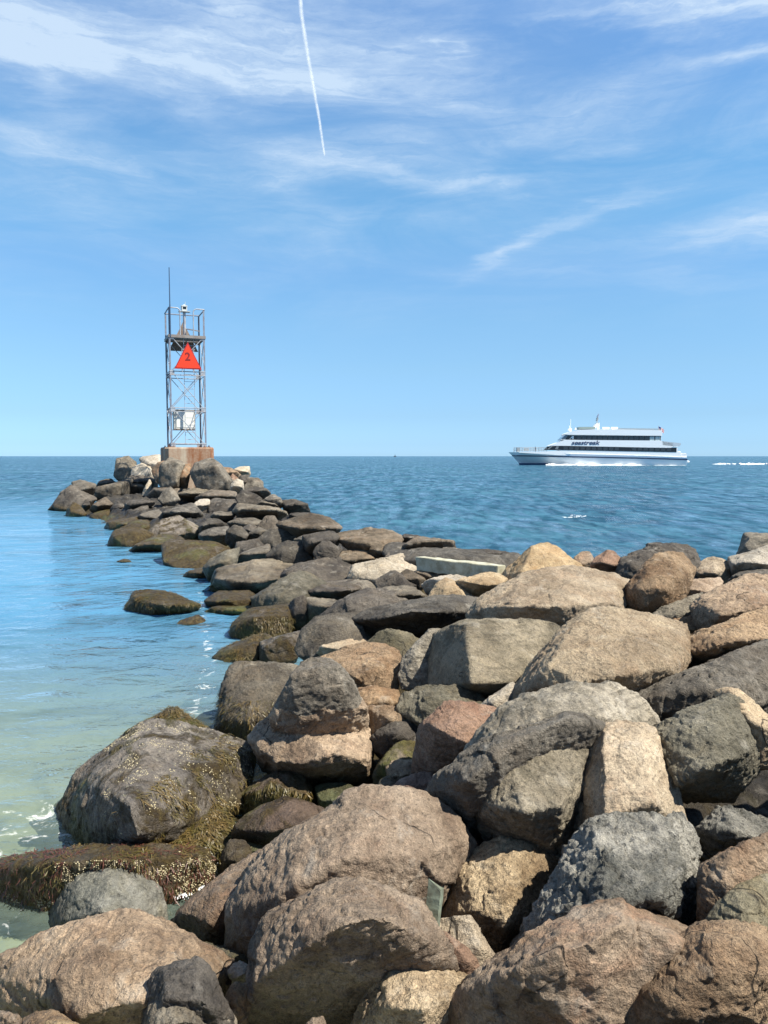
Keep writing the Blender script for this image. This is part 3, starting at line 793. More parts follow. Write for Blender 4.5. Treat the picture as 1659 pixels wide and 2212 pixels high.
R('T5', 'umber', 'rock_slab', 'thin brown slab at the crest above the dark flat stone',
  '-60,30 0,15 150,18 205,22 242,50 210,95 100,95 -20,90', z=.8)
R('T5', 'dark', 'stone', 'small dark block perched on the far edge, right of the wide brown slab',
  '628,115 650,88 740,100 748,135 640,142', z=.85)
R('T5', 'umber', 'rock_slab', 'stepped brown slab sloping to the sea behind the small dark block',
  '700,120 745,100 840,120 950,140 992,208 900,220 700,190 620,165', z=.8)
R('T5', 'slate', 'rock_slab', 'long thin dark slab stretching along the crest to the tan boulder',
  '548,215 560,160 600,175 800,195 1000,222 1365,238 1375,275 1350,310 1290,330 1050,310 900,280 740,262 560,250', '560,200,-.03 800,215,-.03 1000,245,-.03', z=.85, tr=.5)
R('T5', 'dark', 'stone', 'low dark stone just beyond the long thin slab, against the sea',
  '1035,215 1100,195 1210,193 1300,215 1375,245 1060,240', z=.85)
R('T5', 'pale', 'stone', 'small pale stone just behind the end of the washed-up beam',
  '730,245 790,225 860,243 885,268 760,268', z=.85)
R('T5', 'umber', 'stone', 'tiny brown stone left of the end of the washed-up beam',
  '595,242 650,220 712,240 700,262 620,258', z=.8)
R('T5', 'umber', 'stone', 'little brown stone under the left end of the long thin dark slab',
  '515,252 550,208 605,235 600,258 530,262', z=.8)
# ---- far half of the jetty
R('T3', 'weed', 'rock_slab', 'wide flat slab furry with brown weed, sloping into the water midway along the jetty',
  '676,645 678,560 690,540 730,550 840,545 960,545 1055,570 1010,600 920,650 860,680 760,668', '690,570,-.05 860,600,-.02', z=0, tr=.3)
R('T3', 'weed', 'stone', 'brown weedy stone awash just this side of the wide furry slab',
  '795,712 870,690 925,668 935,725 840,735', z=0)
R('T3', 'olive', 'stone', 'grey stone with bright green algae at its foot, beside the wide furry slab',
  '910,675 940,645 1000,600 1085,568 1080,640 1050,690 960,700 920,735', z=.1)
R('T3', 'grey', 'rock_slab', 'sloping grey slab above the big flat-topped slab, right of the bright green algae',
  '1070,640 1120,600 1200,560 1262,543 1270,590 1200,630 1120,660', z=.3)
R('T3', 'dark', 'stone', 'black-fronted stone standing behind the sloping grey slab with the algae tuft on its left',
  '1066,615 1075,540 1130,530 1190,513 1225,545 1150,590 1090,625', '1085,555,-.1', z=.3, und=.1)
R('T3', 'slate', 'boulder', 'grey boulder with a dark front hollow, behind the large dark rounded boulder',
  '1245,625 1300,560 1360,525 1440,530 1475,580 1485,625 1420,650 1320,655', '1330,590,-.06 1440,570,-.1', und=.15, z=.5)
R('T3', 'slate', 'rock_slab', 'long low grey slab left behind the dark faceted stone',
  '1400,520 1440,495 1520,480 1600,480 1640,510 1600,530 1530,550 1480,580', z=.65)
R('T3', 'slate', 'stone', 'short grey slab two stones before the wide flat-topped brown slab',
  '1130,530 1150,480 1210,450 1250,480 1245,535 1190,530', z=.45)
R('T3', 'slate', 'rock_slab', 'broad grey slab tilted to the left, midway along the far half',
  '1195,520 1260,470 1370,450 1412,480 1402,520 1300,560 1230,550', '1260,520,-.05', z=.5)
R('T3', 'weed', 'boulder', 'square weedy block with a grey cap, standing in the water',
  '387,545 410,490 440,455 500,445 560,470 612,500 608,535 530,548 500,558 400,560', '415,500,-.1 520,480,-.1', tr=.55, z=0)
R('T3', 'weed', 'stone', 'dark weedy stone right of the grey-capped square block',
  '497,588 530,555 600,530 690,490 735,490 778,510 772,545 680,570 600,592 520,594', z=0)
R('T3', 'halfweed', 'rock_slab', 'wide grey slab with a weedy left end, behind the dark weedy stone',
  '605,460 680,410 770,388 862,440 875,485 760,500 700,500 640,525 600,490', '640,460,-.04 840,470,-.06', z=.15)
R('T3', 'slate', 'boulder', 'rounded grey stone right of the wide slab with the weedy end',
  '872,450 920,410 970,413 1025,445 990,480 890,490', z=.35)
R('T3', 'slate', 'rock_slab', 'grey slab sloping left, in front of the rounded grey stone',
  '870,505 900,480 960,460 1030,455 1040,525 980,550 900,545', z=.3)
R('T3', 'slate', 'boulder', 'egg-shaped grey stone beside the slab sloping left',
  '1025,475 1070,443 1110,455 1142,500 1120,540 1060,552 1025,535', z=.4)
R('T3', 'weed', 'rock_slab', 'low weedy slab at the waterline beyond the grey-capped square block',
  '445,445 520,408 600,418 625,450 570,480 500,462', z=0)
R('T3', 'grey', 'rock_slab', 'light grey tapering slab left of the long grey sloping slab',
  '535,410 660,353 678,390 655,418 560,430', z=.2)
R('T3', 'slate', 'rock_slab', 'long grey sloping slab in the middle of the far half, right of the tapering slab',
  '645,425 700,370 780,343 842,328 905,385 905,410 840,412 760,405 690,412', z=.3)
R('T3', 'dark', 'boulder', 'pyramid-shaped grey stone with a dark right side, in the far half of the jetty',
  '765,385 810,340 845,325 905,380 890,410 830,405 780,398', '850,345,-.1', z=.4)
R('T3', 'pale', 'stone', 'pale triangular stone tilted up behind the pyramid-shaped stone',
  '838,335 880,298 930,298 938,325 900,372 855,350', z=.45)
R('T3', 'dark', 'boulder', 'dark blocky stone right of the pale tilted triangular stone',
  '925,315 960,300 1050,298 1082,308 1112,330 1060,368 940,368', '950,320,-.08 1040,315,-.08', z=.5)
R('T3', 'grey', 'rock_slab', 'broad sunlit pale slab on the crest before the tower',
  '1065,365 1100,328 1240,333 1300,348 1355,380 1300,398 1160,390', z=.7)
R('T3', 'umber', 'stone', 'small brown stone at the left end of the broad sunlit pale slab',
  '1076,375 1120,352 1162,378 1175,410 1088,405', z=.55)
R('T3', 'grey', 'stone', 'grey stone with a flat lit top left of the small brown stone',
  '945,398 960,368 1060,368 1072,392 1010,418 955,412', z=.5)
R('T3', 'grey', 'stone', 'thin light stone lying before the broad sunlit pale slab',
  '1036,425 1100,398 1180,403 1222,420 1200,448 1100,458 1045,448', z=.55)
R('T3', 'dark', 'stone', 'dark stone in front of the thin light stone',
  '1106,455 1160,438 1195,455 1140,500 1110,488', z=.5)
R('T3', 'umber', 'boulder', 'brown-grey stone with an upright tip in the middle of the crest',
  '1195,455 1240,400 1290,383 1302,420 1335,462 1280,482 1215,480', '1280,410,-.1', z=.6)
R('T3', 'umber', 'rock_slab', 'wide brown slab at the right side of the crest, halfway to the tower',
  '1305,435 1380,400 1490,388 1560,400 1645,450 1600,500 1480,495 1420,508 1400,470', z=.75)
R('T3', 'dark', 'rock_slab', 'flat-topped dark block low at the far right side of the jetty',
  '1325,312 1410,298 1450,340 1485,372 1400,382 1340,352', z=.5)
R('T3', 'dark', 'rock_slab', 'thin dark slab right of the flat-topped dark block, at the sea',
  '1365,380 1480,372 1548,405 1480,402 1380,405', z=.5)
R('T3', 'grey', 'stone', 'grey stone on the right shoulder of the mound, left of the flat-topped dark block',
  '1235,290 1280,268 1312,290 1335,332 1280,338', z=.8)
R('T3', 'dark', 'boulder', 'dark wedge left of the grey shoulder stone, below the tower mound',
  '1075,295 1110,253 1190,278 1222,300 1192,335 1100,318', '1120,265,-.06', z=.8)
R('T3', 'grey', 'stone', 'small light stone between the dark wedge and the broad sunlit slab',
  '1188,335 1215,305 1250,310 1305,340 1240,345', z=.75)
R('T3', 'umber', 'rock_slab', 'brown slab with a thin lit edge below the tower mound',
  '855,290 940,250 1062,262 1085,283 940,308 865,306', z=.8)
R('T3', 'grey', 'rock_slab', 'light slab lying flat at the foot of the tower mound',
  '755,275 870,240 930,233 965,245 900,275 790,292', z=.85)
R('T3', 'grey', 'boulder', 'grey hump of stone left below the light slab at the foot of the tower mound',
  '655,300 680,250 720,238 752,270 770,305 680,318', '715,255,-.12', z=.7)
R('T3', 'umber', 'rock_slab', 'pinkish brown slab behind the grey hump of stone',
  '605,278 640,235 700,228 788,233 700,258 660,288', z=.8)
R('T3', 'pale', 'stone', 'pale blade of stone standing on end at the left of the tower mound',
  '555,295 585,230 608,183 617,220 603,292 570,303', '590,240,-.1', z=.6)
R('T3', 'grey', 'boulder', 'grey block behind the pale blade of stone',
  '472,250 490,198 570,212 582,240 560,268 500,268', z=.75)
R('T3', 'grey', 'rock_slab', 'long slab with a sunlit edge pointing up to the right, left of the grey block',
  '285,268 320,240 420,205 512,183 502,205 440,248 400,285 300,292', '320,255,-.04 430,225,-.04', tr=.6, und=.05, z=.5)
R('T3', 'grey', 'boulder', 'domed grey stone with a sunlit top near the left tip of the jetty',
  '187,215 230,188 280,208 317,215 312,242 250,275 220,285', z=.75)
R('T3', 'dark', 'boulder', 'big dark wedge at the left tip of the jetty, under the domed grey stone',
  '88,328 120,280 180,223 222,275 305,290 255,310 210,340 130,352 95,348', '170,250,-.05', z=.15)
R('T3', 'dark', 'stone', 'small dark stone behind the long slab pointing up to the right',
  '318,235 340,195 400,188 425,208 362,232', z=.9)
R('T3', 'weed', 'stone', 'low weedy stone at the very left tip of the jetty',
  '48,363 80,325 115,335 102,365', z=0)
R('T3', 'weed', 'boulder', 'greenish boulder in the water under the big dark wedge at the tip',
  '148,392 160,340 195,315 240,338 268,375 230,396 160,398', z=0)
R('T3', 'dark', 'stone', 'small grey stone between the greenish boulder and the tip of the jetty mound',
  '236,335 260,300 282,318 288,350 250,355', z=.2)
R('T3', 'weed', 'stone', 'yellow-green weedy stone at the waterline right of the greenish boulder',
  '287,385 330,365 390,353 402,380 370,405 320,408 290,400', z=0)
R('T3', 'weed', 'stone', 'dull green weedy stone right of the yellow-green one',
  '385,410 420,370 482,373 485,405 420,415', z=0)
R('T3', 'umber', 'boulder', 'brown stone with a rounded top above the yellow-green weedy stone',
  '277,358 330,310 370,285 403,320 370,348 330,368', z=.25)
R('T3', 'dark', 'stone', 'dark pointed stone above the dull green weedy stone',
  '397,360 425,308 462,330 492,362 460,380 410,380', z=.2)
R('T3', 'dark', 'rock_slab', 'dark block of shadowed stone left of the middle of the far half',
  '477,320 520,298 640,308 592,345 500,358 480,350', z=.45)
R('T3', 'dark', 'stone', 'dark flat stone below the block of shadowed stone',
  '487,378 560,338 592,330 603,362 540,388', z=.25)
R('T3', 'slate', 'stone', 'small pinkish stone under the long slab pointing up to the right',
  '427,265 460,228 487,250 462,278', z=.6)
R('T3', 'weed', 'stone', 'brown weedy strip at the waterline beyond the low weedy slab',
  '358,460 400,430 480,400 545,400 480,440 400,466 370,470', z=0)
# ---- round the tower base
R('T3', 'grey', 'boulder', 'grey boulder with a lit left face on the mound, left of the white cut block',
  '417,165 425,80 490,75 527,100 525,155 480,190 430,185', '500,90,-.12 440,150,-.05', z=1.35)
R('T3', 'pale', 'boulder', 'white cut block leaning left of the concrete tower base',
  '508,175 520,130 570,103 605,130 658,190 650,205 620,190 580,172 525,182', '575,120,-.12 610,150,-.12', und=.1, z=1.4)
R('T3', 'pale', 'boulder', 'pinkish pale boulder behind the white cut block',
  '555,80 565,65 600,57 662,53 695,90 645,140 580,130', z=1.7)
R('T3', 'grey', 'boulder', 'upright grey block with a rust-stained side in front of the concrete base',
  '655,220 660,150 668,100 720,84 782,90 795,110 775,150 762,205 740,232 680,232', '760,100,-.1 755,200,-.14', z=1.38, tr=.85, p=6)
R('T3', 'rust', 'boulder', 'rust-coloured stone between the two biggest blocks in front of the concrete base',
  '752,228 768,150 788,108 832,115 830,160 808,232', z=1.36, tr=.85)
R('T3', 'grey', 'boulder', 'big dark-faced block with an orange edge in front of the concrete base',
  '828,155 850,100 930,90 985,110 1035,170 1055,205 1042,240 960,248 860,238', '850,140,-.05 965,118,-.12 1030,200,-.12', z=1.25, tr=.8, p=5)
R('T3', 'rust', 'rock_slab', 'orange stone sloping right behind the big dark-faced block',
  '975,115 1062,138 1102,170 1090,190 1025,185', z=1.4)
R('T3', 'pale', 'stone', 'whitish stone on the right shoulder of the mound beyond the orange stone',
  '1055,140 1100,125 1150,123 1155,158 1110,180', z=1.45)
R('T3', 'pale', 'stone', 'white stone leaning at the right end of the big dark-faced block',
  '1046,245 1058,205 1080,190 1112,200 1118,242 1080,260', z=1.1, p=4)
R('T3', 'pink', 'stone', 'pink stone just above the white leaning stone',
  '1028,200 1060,163 1092,185 1065,220', z=1.2)
R('T3', 'grey', 'boulder', 'grey boulder with a dark right side, last at the right of the mound',
  '1115,250 1140,188 1190,178 1228,208 1230,250 1150,255', '1170,200,-.1', z=1.0)
R('T3', 'dark', 'boulder', 'dark block in the shade between the white cut block and the pale blade of stone',
  '478,195 520,168 600,168 645,200 645,240 560,250', z=1.15)
R('T3', 'dark', 'stone', 'small dark stone in the gap right of the pink stone on the mound',
  '1088,205 1105,165 1148,165 1140,215 1118,240', z=1.15)
R('T3', 'dark', 'stone', 'low dark stone at the right foot of the tower mound',
  '1105,262 1150,232 1232,238 1265,268 1200,280', z=.9)
R('T3', 'rust', 'boulder', 'rust-stained boulder at the left corner of the concrete base',
  '622,150 650,100 690,80 700,120 690,210 645,205', z=1.35)


# jetty surface: left waterline, right crest edge (world x by distance) and height
_YS = [0, 2.0, 3, 4, 5, 7, 8.5, 10, 13, 16.6, 21, 25, 31, 36, 39]
_XL = [-2.0, -2.1, -2.2, -2.1, -2.1, -1.75, -1.9, -2.2, -3.0, -3.9, -6.2, -9.0, -12.6, -15.4, -16.5]
_XR = [6, 6.5, 7, 7.5, 8, 8, 7.5, 4.2, 1.6, 0.4, -0.9, -2.5, -4.2, -5.6, -6.4]


def jetty_z(x, y):
    x, y = np.asarray(x, float), np.asarray(y, float)
    xl, xr = np.interp(y, _YS, _XL), np.interp(y, _YS, _XR)
    crest = np.interp(y, [0, 6, 9, 12, 30, 40], [0.95, 0.95, 0.95, 0.85, 0.9, 0.9])
    t = np.clip((x - xl) / 2.4, -0.6, 1)
    z = crest * np.where(t > 0, t * (2 - t) if False else t, t)
    z = z + 0.28 * np.clip((x - 2.0) / 2.0, 0, 1) * (y > 4) * (y < 11)
    over = np.clip(x - xr, 0, None)
    z = z - over * 0.75
    m = np.exp(-(((x + 9.3) / 3.6) ** 2 + ((y - 37.2) / 3.6) ** 2))
    z = z + 0.55 * m
    z = z - np.clip(y - 40.5, 0, None) * 0.6 - 0.0
    return np.maximum(z, -1.6)


def solve_Y(x, y, zfix):
    rx, rz = ray(x, y)
    if zfix is not None:
        return (zfix - H) / rz
    Y = np.linspace(1.2, 60, 3000)
    d = (H + rz * Y) - (np.maximum(jetty_z(rx * Y, Y), 0) - 0.02)
    k = np.argmax(d < 0)
    return float(Y[k]) if d[k] < 0 else 40.0


ZW, ZH, ZS = 415, 553, 0.25
_zbuf = np.full((ZH + 60, ZW + 60), np.inf)       # margin of 30 cells round the picture


def raster(verts, tris):
    """nearest Y of a hull seen from the eye, on a coarse grid"""
    px, py = proj(verts)
    px, py = px * ZS + 30, py * ZS + 30
    buf = np.full(_zbuf.shape, np.inf)
    for a, b, c in tris:
        xs, ys = px[[a, b, c]], py[[a, b, c]]
        x0, x1 = max(int(xs.min()), 0), min(int(xs.max()) + 1, buf.shape[1] - 1)
        y0, y1 = max(int(ys.min()), 0), min(int(ys.max()) + 1, buf.shape[0] - 1)
        if x1 < x0 or y1 < y0:
            continue
        gx, gy = np.meshgrid(np.arange(x0, x1 + 1), np.arange(y0, y1 + 1))
        den = (ys[1] - ys[2]) * (xs[0] - xs[2]) + (xs[2] - xs[1]) * (ys[0] - ys[2])
        if abs(den) < 1e-9:
            continue
        l0 = ((ys[1] - ys[2]) * (gx - xs[2]) + (xs[2] - xs[1]) * (gy - ys[2])) / den
        l1 = ((ys[2] - ys[0]) * (gx - xs[2]) + (xs[0] - xs[2]) * (gy - ys[2])) / den
        l2 = 1 - l0 - l1
        inside = (l0 >= -0.01) & (l1 >= -0.01) & (l2 >= -0.01)
        d = 1.0 / np.maximum(l0 / verts[a][1] + l1 / verts[b][1] + l2 / verts[c][1], 1e-6)
        sub = buf[y0:y1 + 1, x0:x1 + 1]
        sub[inside] = np.minimum(sub[inside], d[inside])
    return buf


def hull(points):
    b = bmesh.new()
    for p in points:
        b.verts.new(p)
    r = bmesh.ops.convex_hull(b, input=b.verts[:])
    dead = list({g for g in r['geom_interior'] + r['geom_unused'] if isinstance(g, bmesh.types.BMVert)})
    bmesh.ops.delete(b, geom=dead, context='VERTS')
    bmesh.ops.recalc_face_normals(b, faces=b.faces)
    bmesh.ops.triangulate(b, faces=b.faces)
    b.verts.index_update()
    V = np.array([v.co[:] for v in b.verts])
    T = [[v.index for v in f.verts] for f in b.faces]
    b.free()
    return V, T


def split_faces(V, T, seed, k, keep):
    """dress a hull into a quarried block: its bulges are cut back to a few flat faces"""
    V = np.asarray(V)
    T = np.asarray(T)
    a, b_, c = V[T[:, 0]], V[T[:, 1]], V[T[:, 2]]
    n = np.cross(b_ - a, c - a)
    A = np.linalg.norm(n, axis=1)
    ok = A > 1e-10
    n, A, m = n[ok] / A[ok][:, None], A[ok] / 2, ((a + b_ + c) / 3)[ok]
    cen = V.mean(0)
    n *= np.where(((m - cen) * n).sum(1) < 0, -1, 1)[:, None]
    view = np.array((0, 0, H)) - m
    view /= np.linalg.norm(view, axis=1)[:, None]
    w = A * np.where((n * view).sum(1) > -0.1, 1.0, 0.05)
    rs = np.random.RandomState(seed)
    C = n[rs.choice(len(n), size=min(k, len(n)), replace=False, p=w / w.sum())]
    for it in range(6):
        lab = (n @ C.T).argmax(1)
        for j in range(len(C)):
            s = (n[lab == j] * w[lab == j][:, None]).sum(0)
            if np.linalg.norm(s) > 1e-9:
                C[j] = s / np.linalg.norm(s)
    P = V
    for j in range(len(C)):
        q = lab == j
        if not q.any():
            continue
        dm = ((m[q] @ C[j]) * w[q]).sum() / w[q].sum()
        dx = (V @ C[j]).max()
        d = dm + keep * (dx - dm)
        bm = bmesh.new()
        vs = [bm.verts.new(v) for v in P]
        r_ = bmesh.ops.convex_hull(bm, input=vs)
        dead = list({g for g in r_['geom_interior'] + r_['geom_unused'] if isinstance(g, bmesh.types.BMVert)})
        bmesh.ops.delete(bm, geom=dead, context='VERTS')
        bmesh.ops.bisect_plane(bm, geom=bm.verts[:] + bm.edges[:] + bm.faces[:], dist=1e-5,
                               plane_co=Vector(C[j] * d), plane_no=Vector(C[j]), clear_outer=True)
        P2 = np.array([v.co[:] for v in bm.verts])
        bm.free()
        if len(P2) > 6:
            P = P2
    return hull(P)


ROUND = ('round', 'ball', 'whale', 'egg', 'hump', 'domed', 'weed-covered', 'lumpy', 'largest sunlit')


def rock_points(r, D, seed):
    """3-D key points of one stone from its outline, at distance D"""
    rnd = random.Random(seed)
    kw = r['kw']
    allp = [p for h in r['outline'] for p in h]
    xs, ys = [p[0] for p in allp], [p[1] for p in allp]
    x0, x1, y0, y1 = min(xs), max(xs), min(ys), max(ys)
    xc, hw, hh = (x0 + x1) / 2, (x1 - x0) / 2, y1 - y0
    m = D / F
    Wm, Hm = 2 * hw * m, hh * m
    sd = max(math.sin(math.atan(((y0 + y1) / 2 - 985) / F)), 0.05)
    Rg = min(0.7 * Wm, max(0.55 * Hm, 0.36 * Hm / sd))
    tr, und = kw.get('tr', 0.35), kw.get('und', 0.0)
    ridges = r['ridge']
    hollow = {'dark': .8, 'grey': .8, 'gneiss': .7, 'olive': .7, 'weed': .5, 'brown': .55, 'pale': .5}.get(r['mat'], 0.4)
    if not ridges and len(r['outline']) == 1 and rnd.random() < (hollow if D < 9 or r['mat'] == 'weed' else 0.95):
        # a split block: flat top, a sharp front edge and an undercut face below it
        yr0, sl = (rnd.uniform(0.34, 0.56) if D < 9 else rnd.uniform(0.42, 0.70)), rnd.uniform(-0.2, 0.2)
        ridges = [[]]
        n_ = rnd.choice((3, 4))
        for k in range(n_):
            fx = -0.72 + 1.44 * k / (n_ - 1) + rnd.uniform(-.08, .08)
            ty = yr0 + sl * fx + rnd.uniform(-.06, .06)
            ridges[0].append((xc + fx * hw, y1 - ty * hh, -rnd.uniform(0.09, 0.17) * (1.0 if D < 9 else 1.4) * (1 - 0.4 * abs(fx))))
        ridges[0].append((xc + rnd.uniform(-.4, .4) * hw, y1 - rnd.uniform(.72, .85) * hh, -rnd.uniform(.0, .05)))
        und = max(und, rnd.uniform(0.12, 0.40) * (1.7 if D > 9 else 1.0)) if r['mat'] != 'weed' else max(und, rnd.uniform(0.0, 0.12))
        tr = max(tr, yr0 * 0.9)

    def depth(x, y):
        t = (y1 - y) / hh
        s = (x - xc) / hw
        g = 0.12 * t / tr if t < tr else 0.12 + 0.88 * (t - tr) / (1 - tr)
        return D + Rg * g + 0.24 * Wm * s * s

    hulls = []
    for hi, ol in enumerate(r['outline']):
        if D > 9:
            jr = random.Random(seed + 77)
            ol = [(p[0] + jr.uniform(-.05, .05) * hw * 2, p[1] + jr.uniform(-.09, .09) * hh * (0 if p[1] > y1 - .12 * hh else 1)) + tuple(p[2:]) for p in ol]
        P = []
        rd0 = sorted(ridges[hi]) if ridges and hi < len(ridges) else None
        if rd0:                                  # only the lowest ridge point at each x bounds the undercut
            rd0 = [q for q in rd0 if not any(abs(o_[0] - q[0]) < 0.06 * hw * 2 and o_[1] > q[1] + 4 for o_ in rd0)]
        cx, cy = sum(p[0] for p in ol) / len(ol), sum(p[1] for p in ol) / len(ol)
        for p in ol:
            x, y = p[0], p[1]
            Y = depth(x, y)
            t = (y1 - y) / hh
            if und:
                if rd0:
                    yr = float(np.interp(x, [q[0] for q in rd0], [q[1] for q in rd0]))
                    if y > yr + 2:
                        Y += und * Wm * min(1.0, (y - yr) / max(y1 - yr, 1)) ** 0.6
                elif t < 0.3:
                    Y += und * Wm * (1 - t / 0.3) ** 0.7
            if len(p) > 2:
                Y += p[2] * Wm
            P.append(at(x, y, Y))
        rd = ridges[hi] if ridges and hi < len(ridges) else None
        if rd:
            for x, y, b in rd:
                P.append(at(x, y, depth(x, y) + 1.3 * b * Wm))
        else:
            for k in range(4):
                p = rnd.choice(ol)
                q = rnd.choice(ol)
                f = rnd.uniform(0.25, 0.75)
                g = rnd.uniform(0.35, 0.85)
                x = cx + (p[0] * f + q[0] * (1 - f) - cx) * g
                y = cy + (p[1] * f + q[1] * (1 - f) - cy) * g
                P.append(at(x, y, depth(x, y) - Wm * rnd.uniform(0.06, 0.2)))
        Yb = max(q[1] for q in P)
        back = 0.16 * Wm + 0.25 * Hm
        for p in ol:
            P.append(at(cx + (p[0] - cx) * 0.88, cy + (p[1] - cy) * 0.88, Yb + back * rnd.uniform(0.25, 0.6)))
            P.append(at(cx + (p[0] - cx) * 0.5, cy + (p[1] - cy) * 0.55, Yb + back))
        # root, bedding the stone below what is seen of it
        sz = min(Wm, 1.2 * math.sqrt(Wm * Hm))
        for fx in (-0.6, 0.0, 0.6):
            q = at(cx + fx * hw * 0.8, y1 - 0.1 * hh, D + und * Wm + 0.28 * sz)
            P.append(q + np.array((0, 0.1 * sz, -0.22 * sz)))
        V, T = hull(P)
        rnd_ = any(k in r['label'] for k in ROUND)
        V, T = split_faces(V, T, seed + hi, kw.get('faces', 9 if rnd_ else (10 if r['ridge'] else (5 if D > 9 else 6))),
                           kw.get('keep', 0.75 if rnd_ else (0.7 if r['ridge'] else (0.22 if D > 9 else 0.38))))
        hulls.append((V, T))
    return hulls, Wm, Hm


def place_rocks():
    order = sorted(range(len(ROCKS)), key=lambda i: -(max(p[1] for h in ROCKS[i]['outline'] for p in h) + ROCKS[i]['kw'].get('p', 0)))
    for n, i in enumerate(order):
        r = ROCKS[i]
        ol = [p for h in r['outline'] for p in h]
        y1 = max(p[1] for p in ol)
        xb = sum(p[0] for p in ol) / len(ol)
        D = solve_Y(xb, y1 - 2, r['kw'].get('z'))
        D = min(D, 42.0)
        D0 = D
        for it in range(4):
            hs, Wm, Hm = rock_points(r, D, i * 7 + 3)
            buf = np.full(_zbuf.shape, np.inf)
            for V, T in hs:
                buf = np.minimum(buf, raster(V, T))
            ov = np.isfinite(buf) & np.isfinite(_zbuf)
            if ov.sum() < 2:
                break
            need = np.percentile((_zbuf - buf)[ov], 88) + 0.01
            if need <= 0.012:
                break
            D *= 1 + need / float(np.median(buf[ov]))
        np.minimum(_zbuf, buf, out=_zbuf)
        r['D'], r['D0'], r['hulls'], r['Wm'], r['Hm'], r['idx'] = D, D0, hs, Wm, Hm, i
    return order


ROCK_ORDER = place_rocks()
_tmp_me = bpy.data.meshes.new('tmp')
_tmp = bpy.data.objects.new('tmp', _tmp_me)
COL.objects.link(_tmp)
_rem = _tmp.modifiers.new('r', 'REMESH')
_rem.mode = 'VOXEL'
_smo = _tmp.modifiers.new('s', 'SMOOTH')
_smo.factor = 0.5


def sculpt(r):
    """hulls -> one closed mesh, edges worn, surface broken up"""
    b = bmesh.new()
    for V, T in r['hulls']:
        vs = [b.verts.new(v) for v in V]
        for t in T:
            try:
                b.faces.new([vs[k] for k in t])
            except ValueError:
                pass
    bmesh.ops.recalc_face_normals(b, faces=b.faces)
    b.to_mesh(_tmp_me)
    b.free()
    vmin = _tmp_v(_tmp_me).min(0)
    vmax = _tmp_v(_tmp_me).max(0)
    ext = float((vmax - vmin).max())
    D = r['D']
    vs = max(1.25 * D / 769.0, ext / 150.0)
    vs = min(vs, ext / 36.0)
    _rem.voxel_size = vs
    _smo.iterations = r['kw'].get('sm', (0 if D > 7 else 1) + (0 if r['mat'] in ('dark', 'grey', 'gneiss', 'olive') else 1))
    _tmp_me.update()
    dg = bpy.context.evaluated_depsgraph_get()
    ev = _tmp.evaluated_get(dg)
    me = bpy.data.meshes.new_from_object(ev)
    me.materials.clear()
    me.name = r['name']
    n = len(me.vertices)
    co = np.empty(n * 3)
    me.vertices.foreach_get('co', co)
    co = co.reshape(-1, 3)
    no = np.empty(n * 3)
    me.vertices.foreach_get('normal', no)
    no = no.reshape(-1, 3)
    S = min(r['Wm'], ext)
    amp = r['kw'].get('amp', 1.0)
    seed = np.array((3.1 * r['idx'], 1.7 * r['idx'], 0.9 * r['idx']))
    c0 = co.mean(0)
    q = co - c0
    big = fbm(q * (2.2 / S) + seed, 3)
    mid = fbm(q * (7.5 / S) + seed + 9, 3, 0.55)
    rid = 1 - 2.2 * np.abs(fbm(q * (4.2 / S) + seed + 31, 2))
    disp = amp * S * (0.015 * big + 0.010 * mid - 0.012 * np.clip(rid - 0.55, 0, 1))
    # chipped faces: cells with slightly tilted planes, stepped at their edges
    rs = np.random.RandomState(r['idx'] + 50)
    chip = r['kw'].get('chip', 0.42 if r['mat'] in ('dark', 'grey', 'gneiss', 'olive', 'brown', 'pink', 'rust', 'pale', 'wet', 'rough') else 0.28)
    for K, kk in ((9, 0.13), (40, 0.16)):
        sd_ = q[rs.randint(0, n, K)]
        tl = rs.normal(size=(K, 3))
        tl /= np.linalg.norm(tl, axis=1)[:, None]
        qw = q + (0.10 * S * np.stack([perlin(q * (3.5 / S) + seed + a_) for a_ in (3, 13, 23)], -1))
        best = np.full(n, 1e9)
        pl = np.zeros(n)
        for k in range(K):
            d_ = ((qw - sd_[k]) ** 2).sum(1)
            c_ = d_ < best
            best[c_] = d_[c_]
            pl[c_] = np.clip(((q[c_] - sd_[k]) * tl[k]).sum(1) * kk, -0.022 * S, 0.022 * S)
        disp += chip * amp * pl
    fine = fbm(q * 14.0 + seed, 3, 0.6)
    disp += amp * min(0.012, 0.02 * S) * fine
    if D < 9:
        amp *= rs.uniform(0.25, 1.0)
        disp += amp * 0.006 * fbm(q * 45.0 + seed, 2) - amp * 0.010 * np.clip(np.abs(fbm(q * 9.0 + seed + 5, 2)) * -9 + 1, 0, 1)
    disp += 0.45 * vs + 0.008 * S
    co = co + no * disp[:, None]
    base = np.array((c0[0], c0[1], co[:, 2].min()))
    me.vertices.foreach_set('co', (co - base).ravel())
    me.polygons.foreach_set('use_smooth', [True] * len(me.polygons))
    me.update()
    return me, base


def _tmp_v(me):
    a = np.empty(len(me.vertices) * 3)
    me.vertices.foreach_get('co', a)
    return a.reshape(-1, 3)


